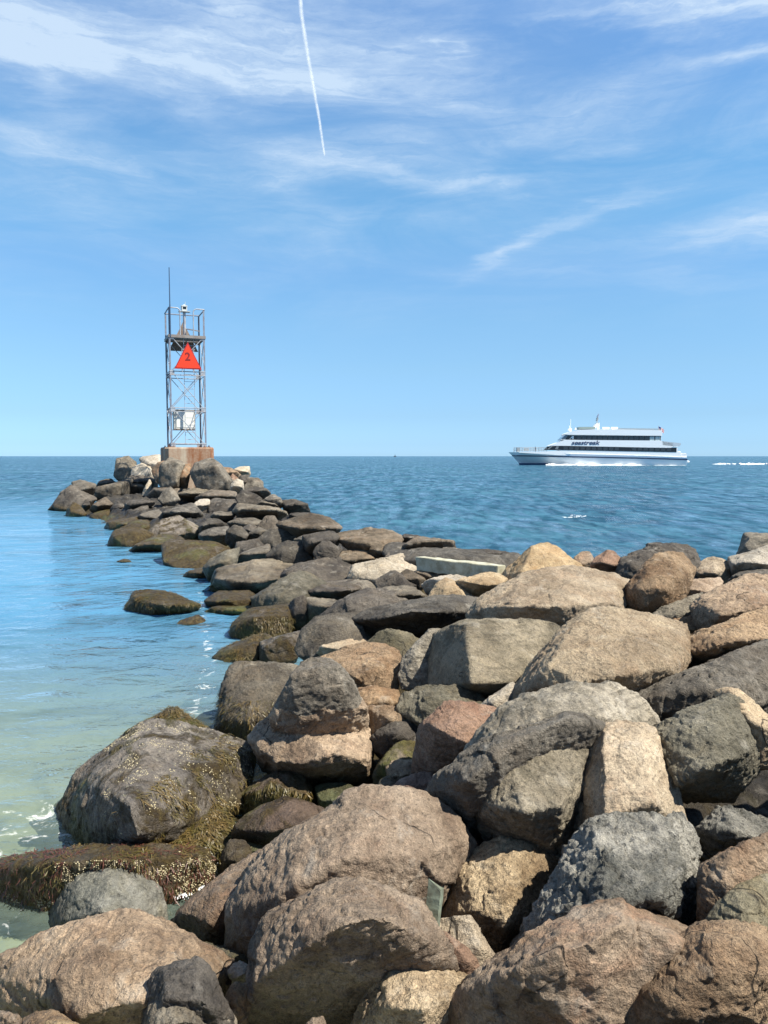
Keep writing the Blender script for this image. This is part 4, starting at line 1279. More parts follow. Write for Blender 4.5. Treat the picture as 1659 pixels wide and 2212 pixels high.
NFACE = 0
for r in ROCKS:
    me, base = sculpt(r)
    NFACE += len(me.polygons)
    o = mesh_obj(r['name'], me, RM[r['mat']])
    o.location = base
    grp = 'stones round the tower base' if r['D'] > 33 else ('weedy stones at the waterline' if r['mat'] == 'weed' else 'granite stones of the jetty')
    tag(o, r['label'], {'rock_slab': 'rock slab'}.get(r['name'], r['name']), grp, 'thing')
    r['obj'] = o
    if 'mat2' in r['kw']:                      # lower part in a second stone colour
        me.materials.append(RM[r['kw']['mat2']])
        cc = np.empty(len(me.polygons) * 3)
        me.polygons.foreach_get('center', cc)
        cc = cc.reshape(-1, 3)
        low = cc[:, 2] + base[2] < r['kw']['z2'] + 0.08 * fbm(cc * 5.0, 3)
        me.polygons.foreach_set('material_index', low.astype(np.int32))
bpy.data.objects.remove(_tmp)

# ------------------------------------------------------------------ core of the jetty, sea bed, sea
def grid_mesh(name, X, Y, Z):
    nr, nc = X.shape
    v = np.stack([X, Y, Z], -1).reshape(-1, 3)
    k = np.arange(nr * nc).reshape(nr, nc)
    f = np.stack([k[:-1, :-1], k[:-1, 1:], k[1:, 1:], k[1:, :-1]], -1).reshape(-1, 4)
    me = bpy.data.meshes.new(name)
    me.vertices.add(len(v))
    me.vertices.foreach_set('co', v.ravel())
    me.loops.add(len(f) * 4)
    me.polygons.add(len(f))
    me.loops.foreach_set('vertex_index', f.ravel())
    me.polygons.foreach_set('loop_start', np.arange(0, len(f) * 4, 4))
    me.polygons.foreach_set('loop_total', np.full(len(f), 4))
    me.polygons.foreach_set('use_smooth', np.ones(len(f), bool))
    me.update(calc_edges=True)
    me.validate()
    return me


gy = np.concatenate([np.arange(0.4, 12, 0.06), np.arange(12, 44, 0.16)])
gs = np.linspace(-0.35, 1.25, 200)
Yg, Sg = np.meshgrid(gy, gs, indexing='ij')
xl, xr = np.interp(Yg, _YS, _XL), np.interp(Yg, _YS, _XR)
Xg = xl + (xr - xl) * Sg
Zg = jetty_z(Xg, Yg)
q = np.stack([Xg, Yg, 0 * Xg], -1).reshape(-1, 3)
lump = np.abs(fbm(q * 1.9, 3, 0.55)).reshape(Xg.shape)
lump2 = fbm(q * 7.0 + 5, 3, 0.55).reshape(Xg.shape)
Zg = Zg - 0.66 - 0.25 * np.clip((6 - Yg) / 3, 0, 1) + 0.12 * np.clip((Yg - 13) / 6, 0, 1) + 0.3 * lump + 0.05 * lump2
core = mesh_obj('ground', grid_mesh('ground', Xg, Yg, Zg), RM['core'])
tag(core, kind='structure')

# unseen shore behind and right of the viewer, added to block low sky light
gy = np.concatenate([np.arange(-70, -6, 2.0), np.arange(-6, 0.8, 0.25)])
gx = np.linspace(-70, 90, 200)
Yg, Xg = np.meshgrid(gy, gx, indexing='ij')
q = np.stack([Xg, Yg, 0 * Xg], -1).reshape(-1, 3)
rise = np.clip(-Yg / 14, 0, 1) * 3.2
Zg = 0.1 + 0.5 * np.clip((Xg + 2) / 3, -1, 1) + rise + 0.25 * fbm(q * 0.5, 4).reshape(Xg.shape)
Zg = np.where(np.abs(Xg) < 1.5, np.minimum(Zg, 0.9 + rise), Zg)
shore = mesh_obj('terrain', grid_mesh('terrain', Xg, Yg, Zg), RM['brown'])
tag(shore, kind='structure')

# sandy bottom, shelving away from the little beach at the left
sand = principled('wet_sand', (0.40, 0.34, 0.23), 0.8)
t = NT(sand.node_tree)
b = t.n['Principled BSDF']
tc = t.new('ShaderNodeTexCoord')
n1 = t.noise(tc.outputs['Object'], 0.55, 6, 0.6, 0.6)
n2 = t.noise(tc.outputs['Object'], 6.0, 5, 0.6)
c = t.mix(n2, (0.30, 0.26, 0.17), (0.47, 0.41, 0.29))
c = t.mix(t.rng(n1, 0.55, 0.68, 0, 0.85), c, (0.05, 0.05, 0.035))
t.l.new(c, b.inputs['Base Color'])
gy = np.concatenate([np.arange(-1, 14, 0.12), np.geomspace(14, 90, 90)])
gx = np.linspace(-60, 12, 260)
Yg, Xg = np.meshgrid(gy, gx, indexing='ij')
q = np.stack([Xg, Yg, 0 * Xg], -1).reshape(-1, 3)
Zg = -0.06 - 0.085 * np.clip(Yg - 2.6, -3, None) + 0.03 * fbm(q * 1.2, 3).reshape(Xg.shape)
Zg = np.maximum(Zg, -3.2)
bed = mesh_obj('seabed', grid_mesh('seabed', Xg, Yg, Zg), sand)
tag(bed, kind='structure')


def water_mat():
    m = bpy.data.materials.new('sea_water')
    m.use_nodes = True
    t = NT(m.node_tree)
    t.n.clear()
    out = t.new('ShaderNodeOutputMaterial')
    geo = t.new('ShaderNodeNewGeometry')
    pos = geo.outputs['Position']
    sp = t.new('ShaderNodeSeparateXYZ')
    t.l.new(pos, sp.inputs[0])
    X, Y = sp.outputs[0], sp.outputs[1]
    # 0 in the sheltered shallows left of the jetty, 1 in the open sound
    wob = t.math('MULTIPLY', t.math('SUBTRACT', t.noise(pos, 0.10, 4, 0.6, 0.5), 0.5), 14.0)
    side = t.math('ADD', t.math('ADD', X, t.math('MULTIPLY', Y, 0.44)), t.math('MULTIPLY', wob, 0.4))
    openr = t.rng(side, 4.2, 7.2, smooth=True)
    openf = t.rng(t.math('ADD', Y, wob), 24.0, 58.0, smooth=True)
    opn = t.math('MAXIMUM', openr, openf)
    flat = t.vmath('MULTIPLY', pos, (0.72, 1.0, 1.0))
    # one broad band of ripples, about equally steep at every size, long across the wind
    wav = t.noise(flat, 0.15, 9, 0.54, 0.3)
    rip = t.noise(t.vmath('ADD', flat, (31, 7, 0)), 2.2, 5, 0.55, 0.5)
    hgt = t.math('ADD', t.math('MULTIPLY', wav, 1.0), t.math('MULTIPLY', rip, 0.09))
    bump = t.new('ShaderNodeBump')
    bump.inputs['Strength'].default_value = 1.0
    t.l.new(t.rng(opn, 0, 1, WAT['bump_calm'], WAT['bump_open']), bump.inputs['Distance'])
    t.l.new(hgt, bump.inputs['Height'])
    nrm = bump.outputs[0]
    # body colour: sandy green inshore to deep blue
    shore = t.rng(t.math('ADD', Y, t.math('MULTIPLY', wob, 0.22)), 4.0, 12.5, smooth=True)
    shal = t.mix(shore, WAT['near'], WAT['lagoon'])
    sd = t.noise(t.vmath('MULTIPLY', pos, (0.35, 0.9, 1)), 0.9, 6, 0.62, 0.8)
    shal = t.mix(t.rng(sd, 0.53, 0.70, 0, 0.75), shal, WAT['patch'])
    deep = t.mix(t.rng(t.noise(flat, 0.05, 5, 0.6), 0.4, 0.65), WAT['deep1'], WAT['deep2'])
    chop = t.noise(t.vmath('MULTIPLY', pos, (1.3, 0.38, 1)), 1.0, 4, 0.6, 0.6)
    deep = t.mix(t.rng(chop, 0.40, 0.60), t.mix(1.0, deep, (0.55, 0.66, 0.66), 'MULTIPLY'), t.mix(1.0, deep, (1.5, 1.38, 1.22), 'MULTIPLY'))  # wave shading painted into the colour: dark troughs, bright crests
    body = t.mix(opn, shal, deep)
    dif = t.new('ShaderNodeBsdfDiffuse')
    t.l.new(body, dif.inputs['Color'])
    t.l.new(nrm, dif.inputs['Normal'])
    trn = t.new('ShaderNodeBsdfTransparent')
    trn.inputs['Color'].default_value = (0.80, 0.92, 0.86, 1)
    mx = t.new('ShaderNodeMixShader')
    opq = t.rng(t.math('ADD', Y, t.math('MULTIPLY', wob, 0.15)), 3.0, 13.0, WAT['opq0'], 1.0)
    t.l.new(t.math('MAXIMUM', opq, opn), mx.inputs[0])
    t.l.new(trn.outputs[0], mx.inputs[1])
    t.l.new(dif.outputs[0], mx.inputs[2])
    gl = t.new('ShaderNodeBsdfGlossy')
    gl.inputs['Color'].default_value = (0.93, 0.95, 1.0, 1)
    t.l.new(t.rng(opn, 0, 1, 0.04, 0.09), gl.inputs['Roughness'])
    t.l.new(nrm, gl.inputs['Normal'])
    fr = t.new('ShaderNodeFresnel')
    fr.inputs['IOR'].default_value = 1.333
    t.l.new(nrm, fr.inputs['Normal'])
    mx2 = t.new('ShaderNodeMixShader')
    # wind-roughened and slick patches give more or less mirror
    pa = t.noise(t.vmath('MULTIPLY', pos, (0.55, 0.075, 1)), 1.0, 5, 0.6, 0.4)
    pb = t.noise(t.vmath('MULTIPLY', pos, (1.5, 0.42, 1)), 1.0, 4, 0.6, 0.6)
    pc = t.noise(t.vmath('MULTIPLY', pos, (0.9, 3.2, 1)), 1.0, 5, 0.6, 0.7)
    vo = t.math('MULTIPLY', t.rng(pa, 0.40, 0.60, 0.55, 1.3), t.rng(pb, 0.41, 0.59, 0.30, 1.65))
    vc = t.rng(pc, 0.38, 0.62, 0.50, 1.35)
    var = t.math('ADD', t.math('MULTIPLY', vo, opn), t.math('MULTIPLY', vc, t.math('SUBTRACT', 1.0, opn)))
    gf = t.math('MULTIPLY', fr.outputs[0], t.rng(opn, 0, 1, WAT['gl_calm'], WAT['gl_open']))
    t.l.new(t.math('MULTIPLY', gf, var, clamp=True), mx2.inputs[0])
    t.l.new(mx.outputs[0], mx2.inputs[1])
    t.l.new(gl.outputs[0], mx2.inputs[2])
    at_ = t.new('ShaderNodeAttribute', attribute_name='froth')
    fm = t.math('MULTIPLY', t.noise(pos, 5.0, 7, 0.72, 0.8), at_.outputs['Fac'])
    fb = t.new('ShaderNodeBsdfDiffuse')
    fb.inputs['Color'].default_value = (0.80, 0.81, 0.79, 1)
    mx3 = t.new('ShaderNodeMixShader')
    t.l.new(t.rng(fm, 0.47, 0.60, 0, 0.9), mx3.inputs[0])
    t.l.new(mx2.outputs[0], mx3.inputs[1])
    t.l.new(fb.outputs[0], mx3.inputs[2])
    t.l.new(mx3.outputs[0], out.inputs['Surface'])
    return m


WAT = dict(bump_calm=0.8, bump_open=2.0, near=(0.225, 0.295, 0.250), lagoon=(0.066, 0.195, 0.315), patch=(0.038, 0.085, 0.11),
           deep1=(0.025, 0.081, 0.145), deep2=(0.036, 0.106, 0.166), opq0=0.20, gl_calm=0.95, gl_open=0.75)
WATER = water_mat()
gy = np.concatenate([np.arange(-2, 3, 0.1), 3 * 1.0085 ** np.arange(0, 1150)])
gy = gy[gy < 60000]
ga = np.tan(np.linspace(-1.05, 1.05, 330))
Yg, Ag = np.meshgrid(gy, ga, indexing='ij')
Xg = Ag * (np.abs(Yg) + 4.0)
q = np.stack([Xg * 0.7, Yg, 0 * Xg], -1).reshape(-1, 3)
px = np.maximum(np.abs(Yg), 2) * 0.011          # cell size, waves shorter than this are left to the bump
Zw = np.zeros(Xg.shape)
for wl, am in ((0.45, 0.010), (1.1, 0.030), (2.6, 0.075), (6.0, 0.13)):
    fade = np.clip(wl / (2.2 * px) - 0.6, 0, 1)
    if fade.max() > 0:
        Zw += am * fade * perlin(q / wl + wl * 13.1).reshape(Xg.shape)
opn = np.clip((Xg + 0.44 * Yg - 4.2) / 3, 0, 1)
opn = np.maximum(opn, np.clip((Yg - 24) / 30, 0, 1))
Zw *= 0.30 + 0.70 * opn
Zw *= np.clip((Yg - 1) / 5, 0.15, 1)
water = mesh_obj('water', grid_mesh('water', Xg, Yg, Zw), WATER)
tag(water, kind='structure')
dl = np.abs(Xg - np.interp(Yg, _YS, _XL) + 0.45)
fr_ = 0.9 * np.exp(-(dl / 0.75) ** 2) * np.clip((8.5 - Yg) / 3, 0, 1) * (Yg > 0)
fr_ = np.maximum(fr_, 0.76 * np.exp(-(((Xg + 2.6) / 0.8) ** 2 + ((Yg - 5.4) / 0.5) ** 2)))
dl2 = np.abs(Xg - np.interp(Yg, _YS, _XL) + 0.10)
fr_ = np.maximum(fr_, 0.86 * np.exp(-(dl2 / 0.34) ** 2) * np.clip((24 - Yg) / 6, 0, 1) * (Yg > 0))
av = water.data.attributes.new('froth', 'FLOAT', 'POINT')
av.data.foreach_set('value', fr_.ravel().astype(np.float32))

# ------------------------------------------------------------------ foam
FOAM = principled('sea_foam', (0.86, 0.88, 0.88), 0.7)


def foam(name, label, blobs, z=0.03, group=None):
    """flecks of froth: small irregular domed flakes; blobs = (x, y, length, width, count)"""
    mb = bmesh.new()
    rnd = random.Random(len(label) * 7 + len(blobs))
    for (x, y, L, W, n) in blobs:
        for k in range(n):
            a, rr = rnd.uniform(0, 6.283), math.sqrt(rnd.random())
            cx, cy = x + L * rr * math.cos(a), y + W * rr * math.sin(a)
            s = rnd.uniform(0.35, 1.0) * (1.15 - 0.6 * rr)
            m = 7
            sl, sw = s * L * rnd.uniform(0.06, 0.22), s * W * rnd.uniform(0.10, 0.35)
            ring = []
            for i in range(m):
                b = 6.283 * i / m
                f = rnd.uniform(0.6, 1.2)
                ring.append(mb.verts.new((cx + sl * f * math.cos(b), cy + sw * f * math.sin(b), z - 0.01)))
            top = mb.verts.new((cx, cy, z + min(sl, sw) * 0.12 + rnd.uniform(0.001, 0.004)))
            for i in range(m):
                mb.faces.new((ring[i], ring[(i + 1) % m], top))
    me = bpy.data.meshes.new(name)
    mb.to_mesh(me)
    mb.free()
    o = mesh_obj(name, me, FOAM)
    tag(o, label, 'foam', group, 'stuff')
    return o


def wpt(x, y, z=0.0):
    Y = solve_Y(x, y, z)
    p = at(x, y, Y)
    return float(p[0]), float(p[1])


def blob(x, y, L, W, n):
    p = wpt(x, y)
    m = p[1] / F
    return (p[0], p[1], L * m, W * m / max(math.sin(math.atan((y - 985) / F)), 0.03), n)


foam('foam', 'white froth washing into the cleft beside the red-brown weedy slab',
     [blob(430, 1925, 38, 10, 46), blob(398, 1950, 20, 8, 26), blob(465, 1885, 7, 20, 20)], 0.05)
foam('foam', 'small white cap breaking on the open water right of the jetty',
     [blob(1248, 1117, 18, 2.0, 24), blob(1240, 1120, 26, 1.2, 12)], 0.06)
BEAM_Y = 3.05
TRAIL_D = 0.006
# ------------------------------------------------------------------ the beacon tower
GALV = worn('weathered_steel', (0.34, 0.37, 0.41), (0.18, 0.085, 0.035), 0.30, 5.0, 0.55, 0.25)
GALV_D = worn('dark_weathered_steel', (0.19, 0.23, 0.29), (0.14, 0.05, 0.025), 0.35, 5.0, 0.6, 0.2)
PIPE = principled('blue_grey_pole', (0.035, 0.07, 0.13), 0.5)
CONC = worn('rust_streaked_concrete', (0.38, 0.32, 0.24), (0.20, 0.075, 0.028), 0.85, 2.2, 0.85, 0, True)
WHITE = principled('white_paint', (0.78, 0.79, 0.80), 0.35)
RED = principled('orange_red_sheet', (0.70, 0.036, 0.004), 0.45)
RED_D = principled('dark_red_border', (0.33, 0.012, 0.012), 0.45)
RED_N = principled('dark_red_numeral', (0.20, 0.006, 0.006), 0.45)
BACK = worn('brown_grey_sheet_back', (0.23, 0.185, 0.155), (0.10, 0.06, 0.04), 0.5, 3.0, 0.7)
BOXM = worn('dirty_white_box', (0.56, 0.55, 0.50), (0.20, 0.15, 0.10), 0.35, 2.0, 0.6)
GLASS_D = principled('dark_lens', (0.02, 0.03, 0.03), 0.15)

TD = 36.5
TZ = lambda zy: float(at(401.6, (1000 + zy * .4521) / 1.8227, TD)[2])          # height from the tower window
FS = 39.3 / 36.5                                 # the tower stands a little farther out than its first measure
TX, TY = -9.33 * FS, TD * FS
WZ = lambda z: 2.6 + (z - 2.6) * FS
ROT = math.radians(21.7)
base = MB()
h = 1.11
c = 0.16
oct_ = [(-h + c, -h), (h - c, -h), (h, -h + c), (h, h - c), (h - c, h), (-h + c, h), (-h, h - c), (-h, -h + c)]
bb = bmesh.new()
zt, zb = TZ(1685), 1.05
lo = [bb.verts.new((x, y, zb)) for x, y in oct_]
hi = [bb.verts.new((x, y, zt - 0.07)) for x, y in oct_]
cap = [bb.verts.new((x * 0.97, y * 0.97, zt)) for x, y in oct_]
bb.faces.new(cap)
bb.faces.new(lo[::-1])
for i in range(8):
    j = (i + 1) % 8
    bb.faces.new((lo[i], lo[j], hi[j], hi[i]))
    bb.faces.new((hi[i], hi[j], cap[j], cap[i]))
bmesh.ops.translate(bb, verts=bb.verts[:], vec=(0, 0, -zb))
me = bpy.data.meshes.new('concrete_base')
bb.to_mesh(me)
bb.free()
cb = mesh_obj('concrete_base', me, CONC)
cb.location = (TX, TY, WZ(zb))
cb.scale = (FS, FS, FS)
cb.rotation_euler = (0, 0, ROT)
tag(cb, 'rust-streaked concrete block under the steel beacon tower', 'foundation')

tw = empty('beacon_tower', (TX, TY, WZ(zt)), ROT)
tw.scale = (FS, FS, FS)
tag(tw, 'steel lattice beacon tower with red triangular daymark at the end of the jetty', 'tower')
Z = lambda zy: TZ(zy) - zt
a = 0.80
corners = [(-a, -a), (a, -a), (a, a), (-a, a)]
tops = [487, 487, 520, 520]
for (x, y) in corners:
    lg = MB()
    sx, sy = (-1 if x > 0 else 1), (-1 if y > 0 else 1)
    zt_ = Z(497)
    R90 = Matrix.Rotation({(1, 1): 0, (-1, 1): math.pi / 2, (-1, -1): math.pi, (1, -1): -math.pi / 2}[(sx, sy)], 3, 'Z')
    w, tk = 0.062, 0.014
    for cc, s in (((w / 2, 0, zt_ / 2), (w, tk, zt_)), ((0, w / 2 + tk / 2, zt_ / 2), (tk, w, zt_))):
        v = R90 @ Vector((cc[0], cc[1], 0))
        ss = s if abs(R90[0][0]) > 0.5 else (s[1], s[0], s[2])
        lg.box((x + v.x, y + v.y, cc[2]), ss)
    L_ = lg.build('leg', GALV_D, tw)
    pl = MB().box((x, y, 0.015), (0.32, 0.32, 0.03))
    for ex in (-.11, .11):
        for ey in (-.11, .11):
            pl.bar((x + ex, y + ey, 0.03), (x + ex, y + ey, 0.09), 0.016, 6)
    pl.build('foot_plate', worn('rusty_plate', (0.14, 0.07, 0.04), (0.07, 0.03, 0.02), .5), L_)
levels = [Z(1655), Z(1350), Z(1040), Z(738)]
for k, z in enumerate(levels):
    g = MB()
    for i in range(4):
        p, q = corners[i], corners[(i + 1) % 4]
        g.bar((p[0], p[1], z), (q[0], q[1], z), 0.022, 6)
        if k in (1, 2):
            g.bar((p[0], p[1], z - 0.17), (q[0], q[1], z - 0.17), 0.020, 6)
        # gussets
        for (c0, c1) in ((p, q), (q, p)):
            d = Vector((c1[0] - c0[0], c1[1] - c0[1], 0)).normalized()
            n = Vector((-d.y, d.x, 0))
            Rm = Matrix((d, n, Vector((0, 0, 1)))).transposed()
            g.box(Vector((c0[0], c0[1], z - 0.06)) + d * 0.11, (0.2, 0.016, 0.2), Rm)
    g.build('girt', GALV, tw)
for k in range(3):
    z0, z1 = levels[k] + 0.02, levels[k + 1] - 0.06
    for i in range(4):
        p, q = corners[i], corners[(i + 1) % 4]
        g = MB()
        e = 0.90
        pm = lambda s: (p[0] + (q[0] - p[0]) * s, p[1] + (q[1] - p[1]) * s)
        A, B_ = pm(0.06), pm(0.94)
        g.bar((A[0], A[1], z0), (B_[0], B_[1], z1), 0.017, 6)
        g.bar((A[0] * 0.975, A[1] * 0.975, z1), (B_[0] * 0.975, B_[1] * 0.975, z0), 0.017, 6)
        g.build('cross_brace', GALV, tw)
# deck at the top
pf = MB()
zp = levels[3]
pf.box((0, 0, zp + 0.02), (2 * a - 0.1, 2 * a - 0.1, 0.04))
for i in range(4):
    p, q = Vector(corners[i] + (0,)), Vector(corners[(i + 1) % 4] + (0,))
    mid, d = (p + q) / 2, (q - p)
    pf.box((mid.x * 1.02, mid.y * 1.02, zp - 0.02), (abs(d.x) + 0.05 if abs(d.x) > .1 else 0.05, abs(d.y) + 0.05 if abs(d.y) > .1 else 0.05, 0.13))
pf.build('deck', worn('grey_deck', (0.22, 0.20, 0.185), (0.12, 0.08, 0.06), .4, 4), tw)
# guard rails
zr = Z(505)
rl = MB()
for i in (1, 2, 3):
    p, q = corners[i], corners[(i + 1) % 4]
    rl.bar((p[0], p[1], zr), (q[0], q[1], zr), 0.028, 8)
rl.build('rail', GALV_D, tw)
for s in (-1, 1):
    hp = MB()
    pts = [(s * a, -a, zr + 0.02)]
    xe = s * 0.30
    xr_ = s * 0.46
    pts.append((xr_ + s * 0.0, -a, zr + 0.02))
    for k in range(1, 7):
        t_ = k / 6 * math.pi / 2
        pts.append((xr_ - s * 0.16 * math.sin(t_), -a, zr + 0.02 - 0.16 * (1 - math.cos(t_))))
    pts.append((xe, -a, zp))
    hp.tube(pts, 0.026, 8)
    hp.build('hoop_rail', GALV, tw)
an = MB().bar((-a + 0.06, -a - 0.04, zp - 0.05), (-a + 0.06, -a - 0.04, Z(480)), 0.030).bar((-a + 0.06, -a - 0.04, Z(480)), (-a + 0.06, -a - 0.04, Z(165)), 0.026, 8, 0.020)
an.build('antenna', PIPE, tw)
lt = MB().bar((0.0, 0, zp), (0.0, 0, Z(505)), 0.065, 12)
post = lt.build('lantern_post', GALV, tw)
ln = MB().box((0, 0, Z(503)), (0.52, 0.34, 0.03)).box((0, 0, Z(495)), (0.24, 0.24, 0.10)).box((0, 0, Z(457)), (0.27, 0.27, 0.06))
for ex in (-1, 1):
    for ey in (-1, 1):
        ln.box((ex * .10, ey * .10, Z(475)), (0.05, 0.05, 0.20))
ln.bar((0, 0, Z(452)), (0, 0, Z(440)), 0.10, 12, 0.03)
ln.bar((0.05, 0, Z(445)), (0.05, 0, Z(415)), 0.012, 6)
lan = ln.build('lantern', principled('lantern_white', (0.46, 0.48, 0.47), 0.5), tw, 0.004)
MB().bar((0, 0, Z(491)), (0, 0, Z(459)), 0.095, 14).build('lens', GLASS_D, lan, smooth=False)
sp = MB()
sp.box((0.40, -0.1, Z(662)), (0.56, 0.40, 0.035), Matrix.Rotation(math.radians(8), 3, 'Y') @ Matrix.Rotation(math.radians(8), 3, 'X'))
sp.bar((0.02, -0.02, Z(652)), (0.34, -0.1, Z(662)), 0.02, 6)
sp.build('solar_panel', worn('panel_back', (0.30, 0.29, 0.30), (0.2, 0.18, 0.16), .3), tw)


def day_board(y, cx, ztop, zbot, w, mat, border, numeral):
    H_ = ztop - zbot
    g = MB().prism([(cx - w / 2, zbot), (cx + w / 2, zbot), (cx, ztop)], y, y + 0.02)
    o = g.build('daymark', border, tw)
    if mat:
        k = 0.875
        czz = zbot + H_ / 3
        f = MB().prism([(cx - w / 2 * k, czz - (czz - zbot) * k), (cx + w / 2 * k, czz - (czz - zbot) * k), (cx, czz + (ztop - czz) * k)], y - 0.012, y - 0.002)
        f.build('face', mat, o)
    return o


db = day_board(-a - 0.10, 0.015, Z(790), Z(1020), 1.23, RED, RED_D, None)
db['label'] = 'orange-red triangle with dark red number 2'
day_board(a + 0.08, 0.05, Z(620) + .30, Z(857) + .16, 1.38, None, BACK, None)['label'] = 'brown-grey back of the second triangle'
cu = bpy.data.curves.new('number', 'FONT')
cu.body = '2'
cu.size = 0.50
cu.extrude = 0.003
cu.offset = 0.012
cu.align_x = 'CENTER'
tmp = bpy.data.objects.new('tmp', cu)
COL.objects.link(tmp)
me = bpy.data.meshes.new_from_object(tmp.evaluated_get(bpy.context.evaluated_depsgraph_get()))
bpy.data.objects.remove(tmp)
me.transform(Matrix.Translation((0.0, -a - 0.118, Z(945))) @ Matrix.Rotation(math.pi / 2, 4, 'X'))
num = mesh_obj('number', me, RED_N, db)
sup = MB()
for s in (-0.25, 0.25):
    sup.bar((s, -a - 0.07, Z(1050)), (s, -a - 0.07, Z(850)), 0.018, 6)
sup.build('daymark_frame', GALV, tw)
# ladder inside the front face
ld = MB()
lx0, lx1 = -0.13, 0.33
for x in (lx0, lx1):
    ld.bar((x, -a + 0.20, Z(1655)), (x, -a + 0.20, Z(722)), 0.014, 6)
z = 1618
while z > 740:
    ld.bar((lx0, -a + 0.20, Z(z)), (lx1, -a + 0.20, Z(z)), 0.011, 6)
    z -= 62
ld.build('ladder', principled('pale_ladder', (0.36, 0.40, 0.44), 0.5, 0.2), tw)
bx = MB().box((-0.05, 0.45, (Z(1525) + Z(1362)) / 2), (0.97, 0.5, Z(1362) - Z(1525)))
bo = bx.build('battery_box', BOXM, tw, 0.012)
dr = MB().box((-0.02, 0.45 - 0.256, (Z(1510) + Z(1375)) / 2), (0.80, 0.012, Z(1375) - Z(1510)))
dr.build('door', principled('box_door', (0.66, 0.66, 0.62), 0.5), bo, 0.003)
fr = MB().box((-0.05, 0.45, Z(1357)), (1.02, 0.56, 0.03))
MB().box((-0.05, 0.45, Z(1530)), (1.02, 0.56, 0.03)).build('trim', BACK, bo)
fr.build('trim', worn('box_trim', (0.30, 0.26, 0.20), (0.2, 0.1, 0.05), .5), bo)

# ------------------------------------------------------------------ the ferry
FD = 226.0
K = 0.0360                                     # metres per unit of the ferry window
fx = (1286.0 - 829.5) / F * FD
HULLW = principled('ferry_white', (0.86, 0.87, 0.88), 0.3)
CABW = principled('ferry_cabin_white', (0.93, 0.93, 0.92), 0.3)
NAVY = principled('ferry_navy', (0.010, 0.022, 0.075), 0.3)
BOTT = principled('antifouling_blue', (0.012, 0.04, 0.13), 0.5)
WIN_ = principled('ferry_glass', (0.006, 0.010, 0.018), 0.08)
PANE = principled('ferry_pane', (0.035, 0.045, 0.055), 0.08)
LPANE = principled('lit_through_pane', (0.34, 0.42, 0.44), 0.15)
GREYF = principled('ferry_grey', (0.30, 0.33, 0.35), 0.5)
fe = empty('ferry', (fx, FD, 0), math.radians(-7.0))
tag(fe, 'white two-deck passenger ferry with dark window bands, steaming left on the open sea', 'ferry')
PX = lambda x: (x - 850) * K * 0.962
PZ = lambda y: (520 - y) * K
# hull: sections from stem to stern
hb = bmesh.new()
secs = []
BW = 5.2
#        x deck, deck y(window), half beam deck, x keel, half beam at water
for (xd, yd, wd, xw, ww) in ((118, 415, 0.15, 212, 0.05), (165, 416, 1.5, 240, 0.4), (240, 418, 2.8, 300, 1.2), (340, 420, 3.9, 380, 2.2),
                             (460, 423, 4.7, 480, 3.3), (620, 428, BW, 625, 4.3), (850, 434, BW, 850, 4.8), (1200, 444, BW, 1200, 4.9), (1557, 458, BW, 1557, 4.9)):
    ys_ = 443 + (yd - 415) * 0.72
    ring = []
    for (x, y, w) in ((xd, yd, wd), (xd + (xw - xd) * 0.35, ys_ + 2, wd * 0.97 + 0.02), (xd + (xw - xd) * 0.93, 505, ww), (xw, 522, ww * 0.96), (xw + 4, 545, ww * 0.8)):
        ring.append((PX(x), w, PZ(y)))
    secs.append(ring)
vr = []
for s in (-1, 1):
    vr.append([[hb.verts.new((p[0], s * p[1], p[2])) for p in ring] for ring in secs])
for s in (0, 1):
    for i in range(len(secs) - 1):
        for j in range(4):
            f = hb.faces.new((vr[s][i][j], vr[s][i + 1][j], vr[s][i + 1][j + 1], vr[s][i][j + 1]))
            f.material_index = 1 if j >= 2 and i < 4 else (1 if j >= 3 else 0)
for i in range(len(secs) - 1):
    hb.faces.new((vr[0][i][0], vr[1][i][0], vr[1][i + 1][0], vr[0][i + 1][0]))
    hb.faces.new((vr[0][i][4], vr[0][i + 1][4], vr[1][i + 1][4], vr[1][i][4]))
for i in (0, len(secs) - 1):
    for j in range(4):
        hb.faces.new((vr[0][i][j], vr[0][i][j + 1], vr[1][i][j + 1], vr[1][i][j]))
bmesh.ops.recalc_face_normals(hb, faces=hb.faces)
me = bpy.data.meshes.new('hull')
hb.to_mesh(me)
hb.free()
me.materials.append(HULLW)
hull_o = mesh_obj('hull', me, None, fe)
me.materials.append(BOTT)
# navy rubbing strake following the side
sk = MB()
prev = None
for ring in secs:
    p = Vector((ring[1][0], -ring[1][1] - 0.06, ring[1][2] + 0.05))
    if prev is not None:
        for s in (1, -1):
            A_, B_ = Vector((prev.x, prev.y * s, prev.z)), Vector((p.x, p.y * s, p.z))
            d = B_ - A_
            sk.box((A_ + B_) / 2, (d.length + 0.02, 0.14, 0.34), d.to_track_quat('X', 'Z').to_matrix())
    prev = p
sk.build('rubbing_strake', NAVY, hull_o)


def deckhouse(name, pts, hw, mat, parent=None):
    return MB().prism([(PX(x), PZ(y)) for x, y in pts], -hw, hw).build(name, mat, parent or fe)


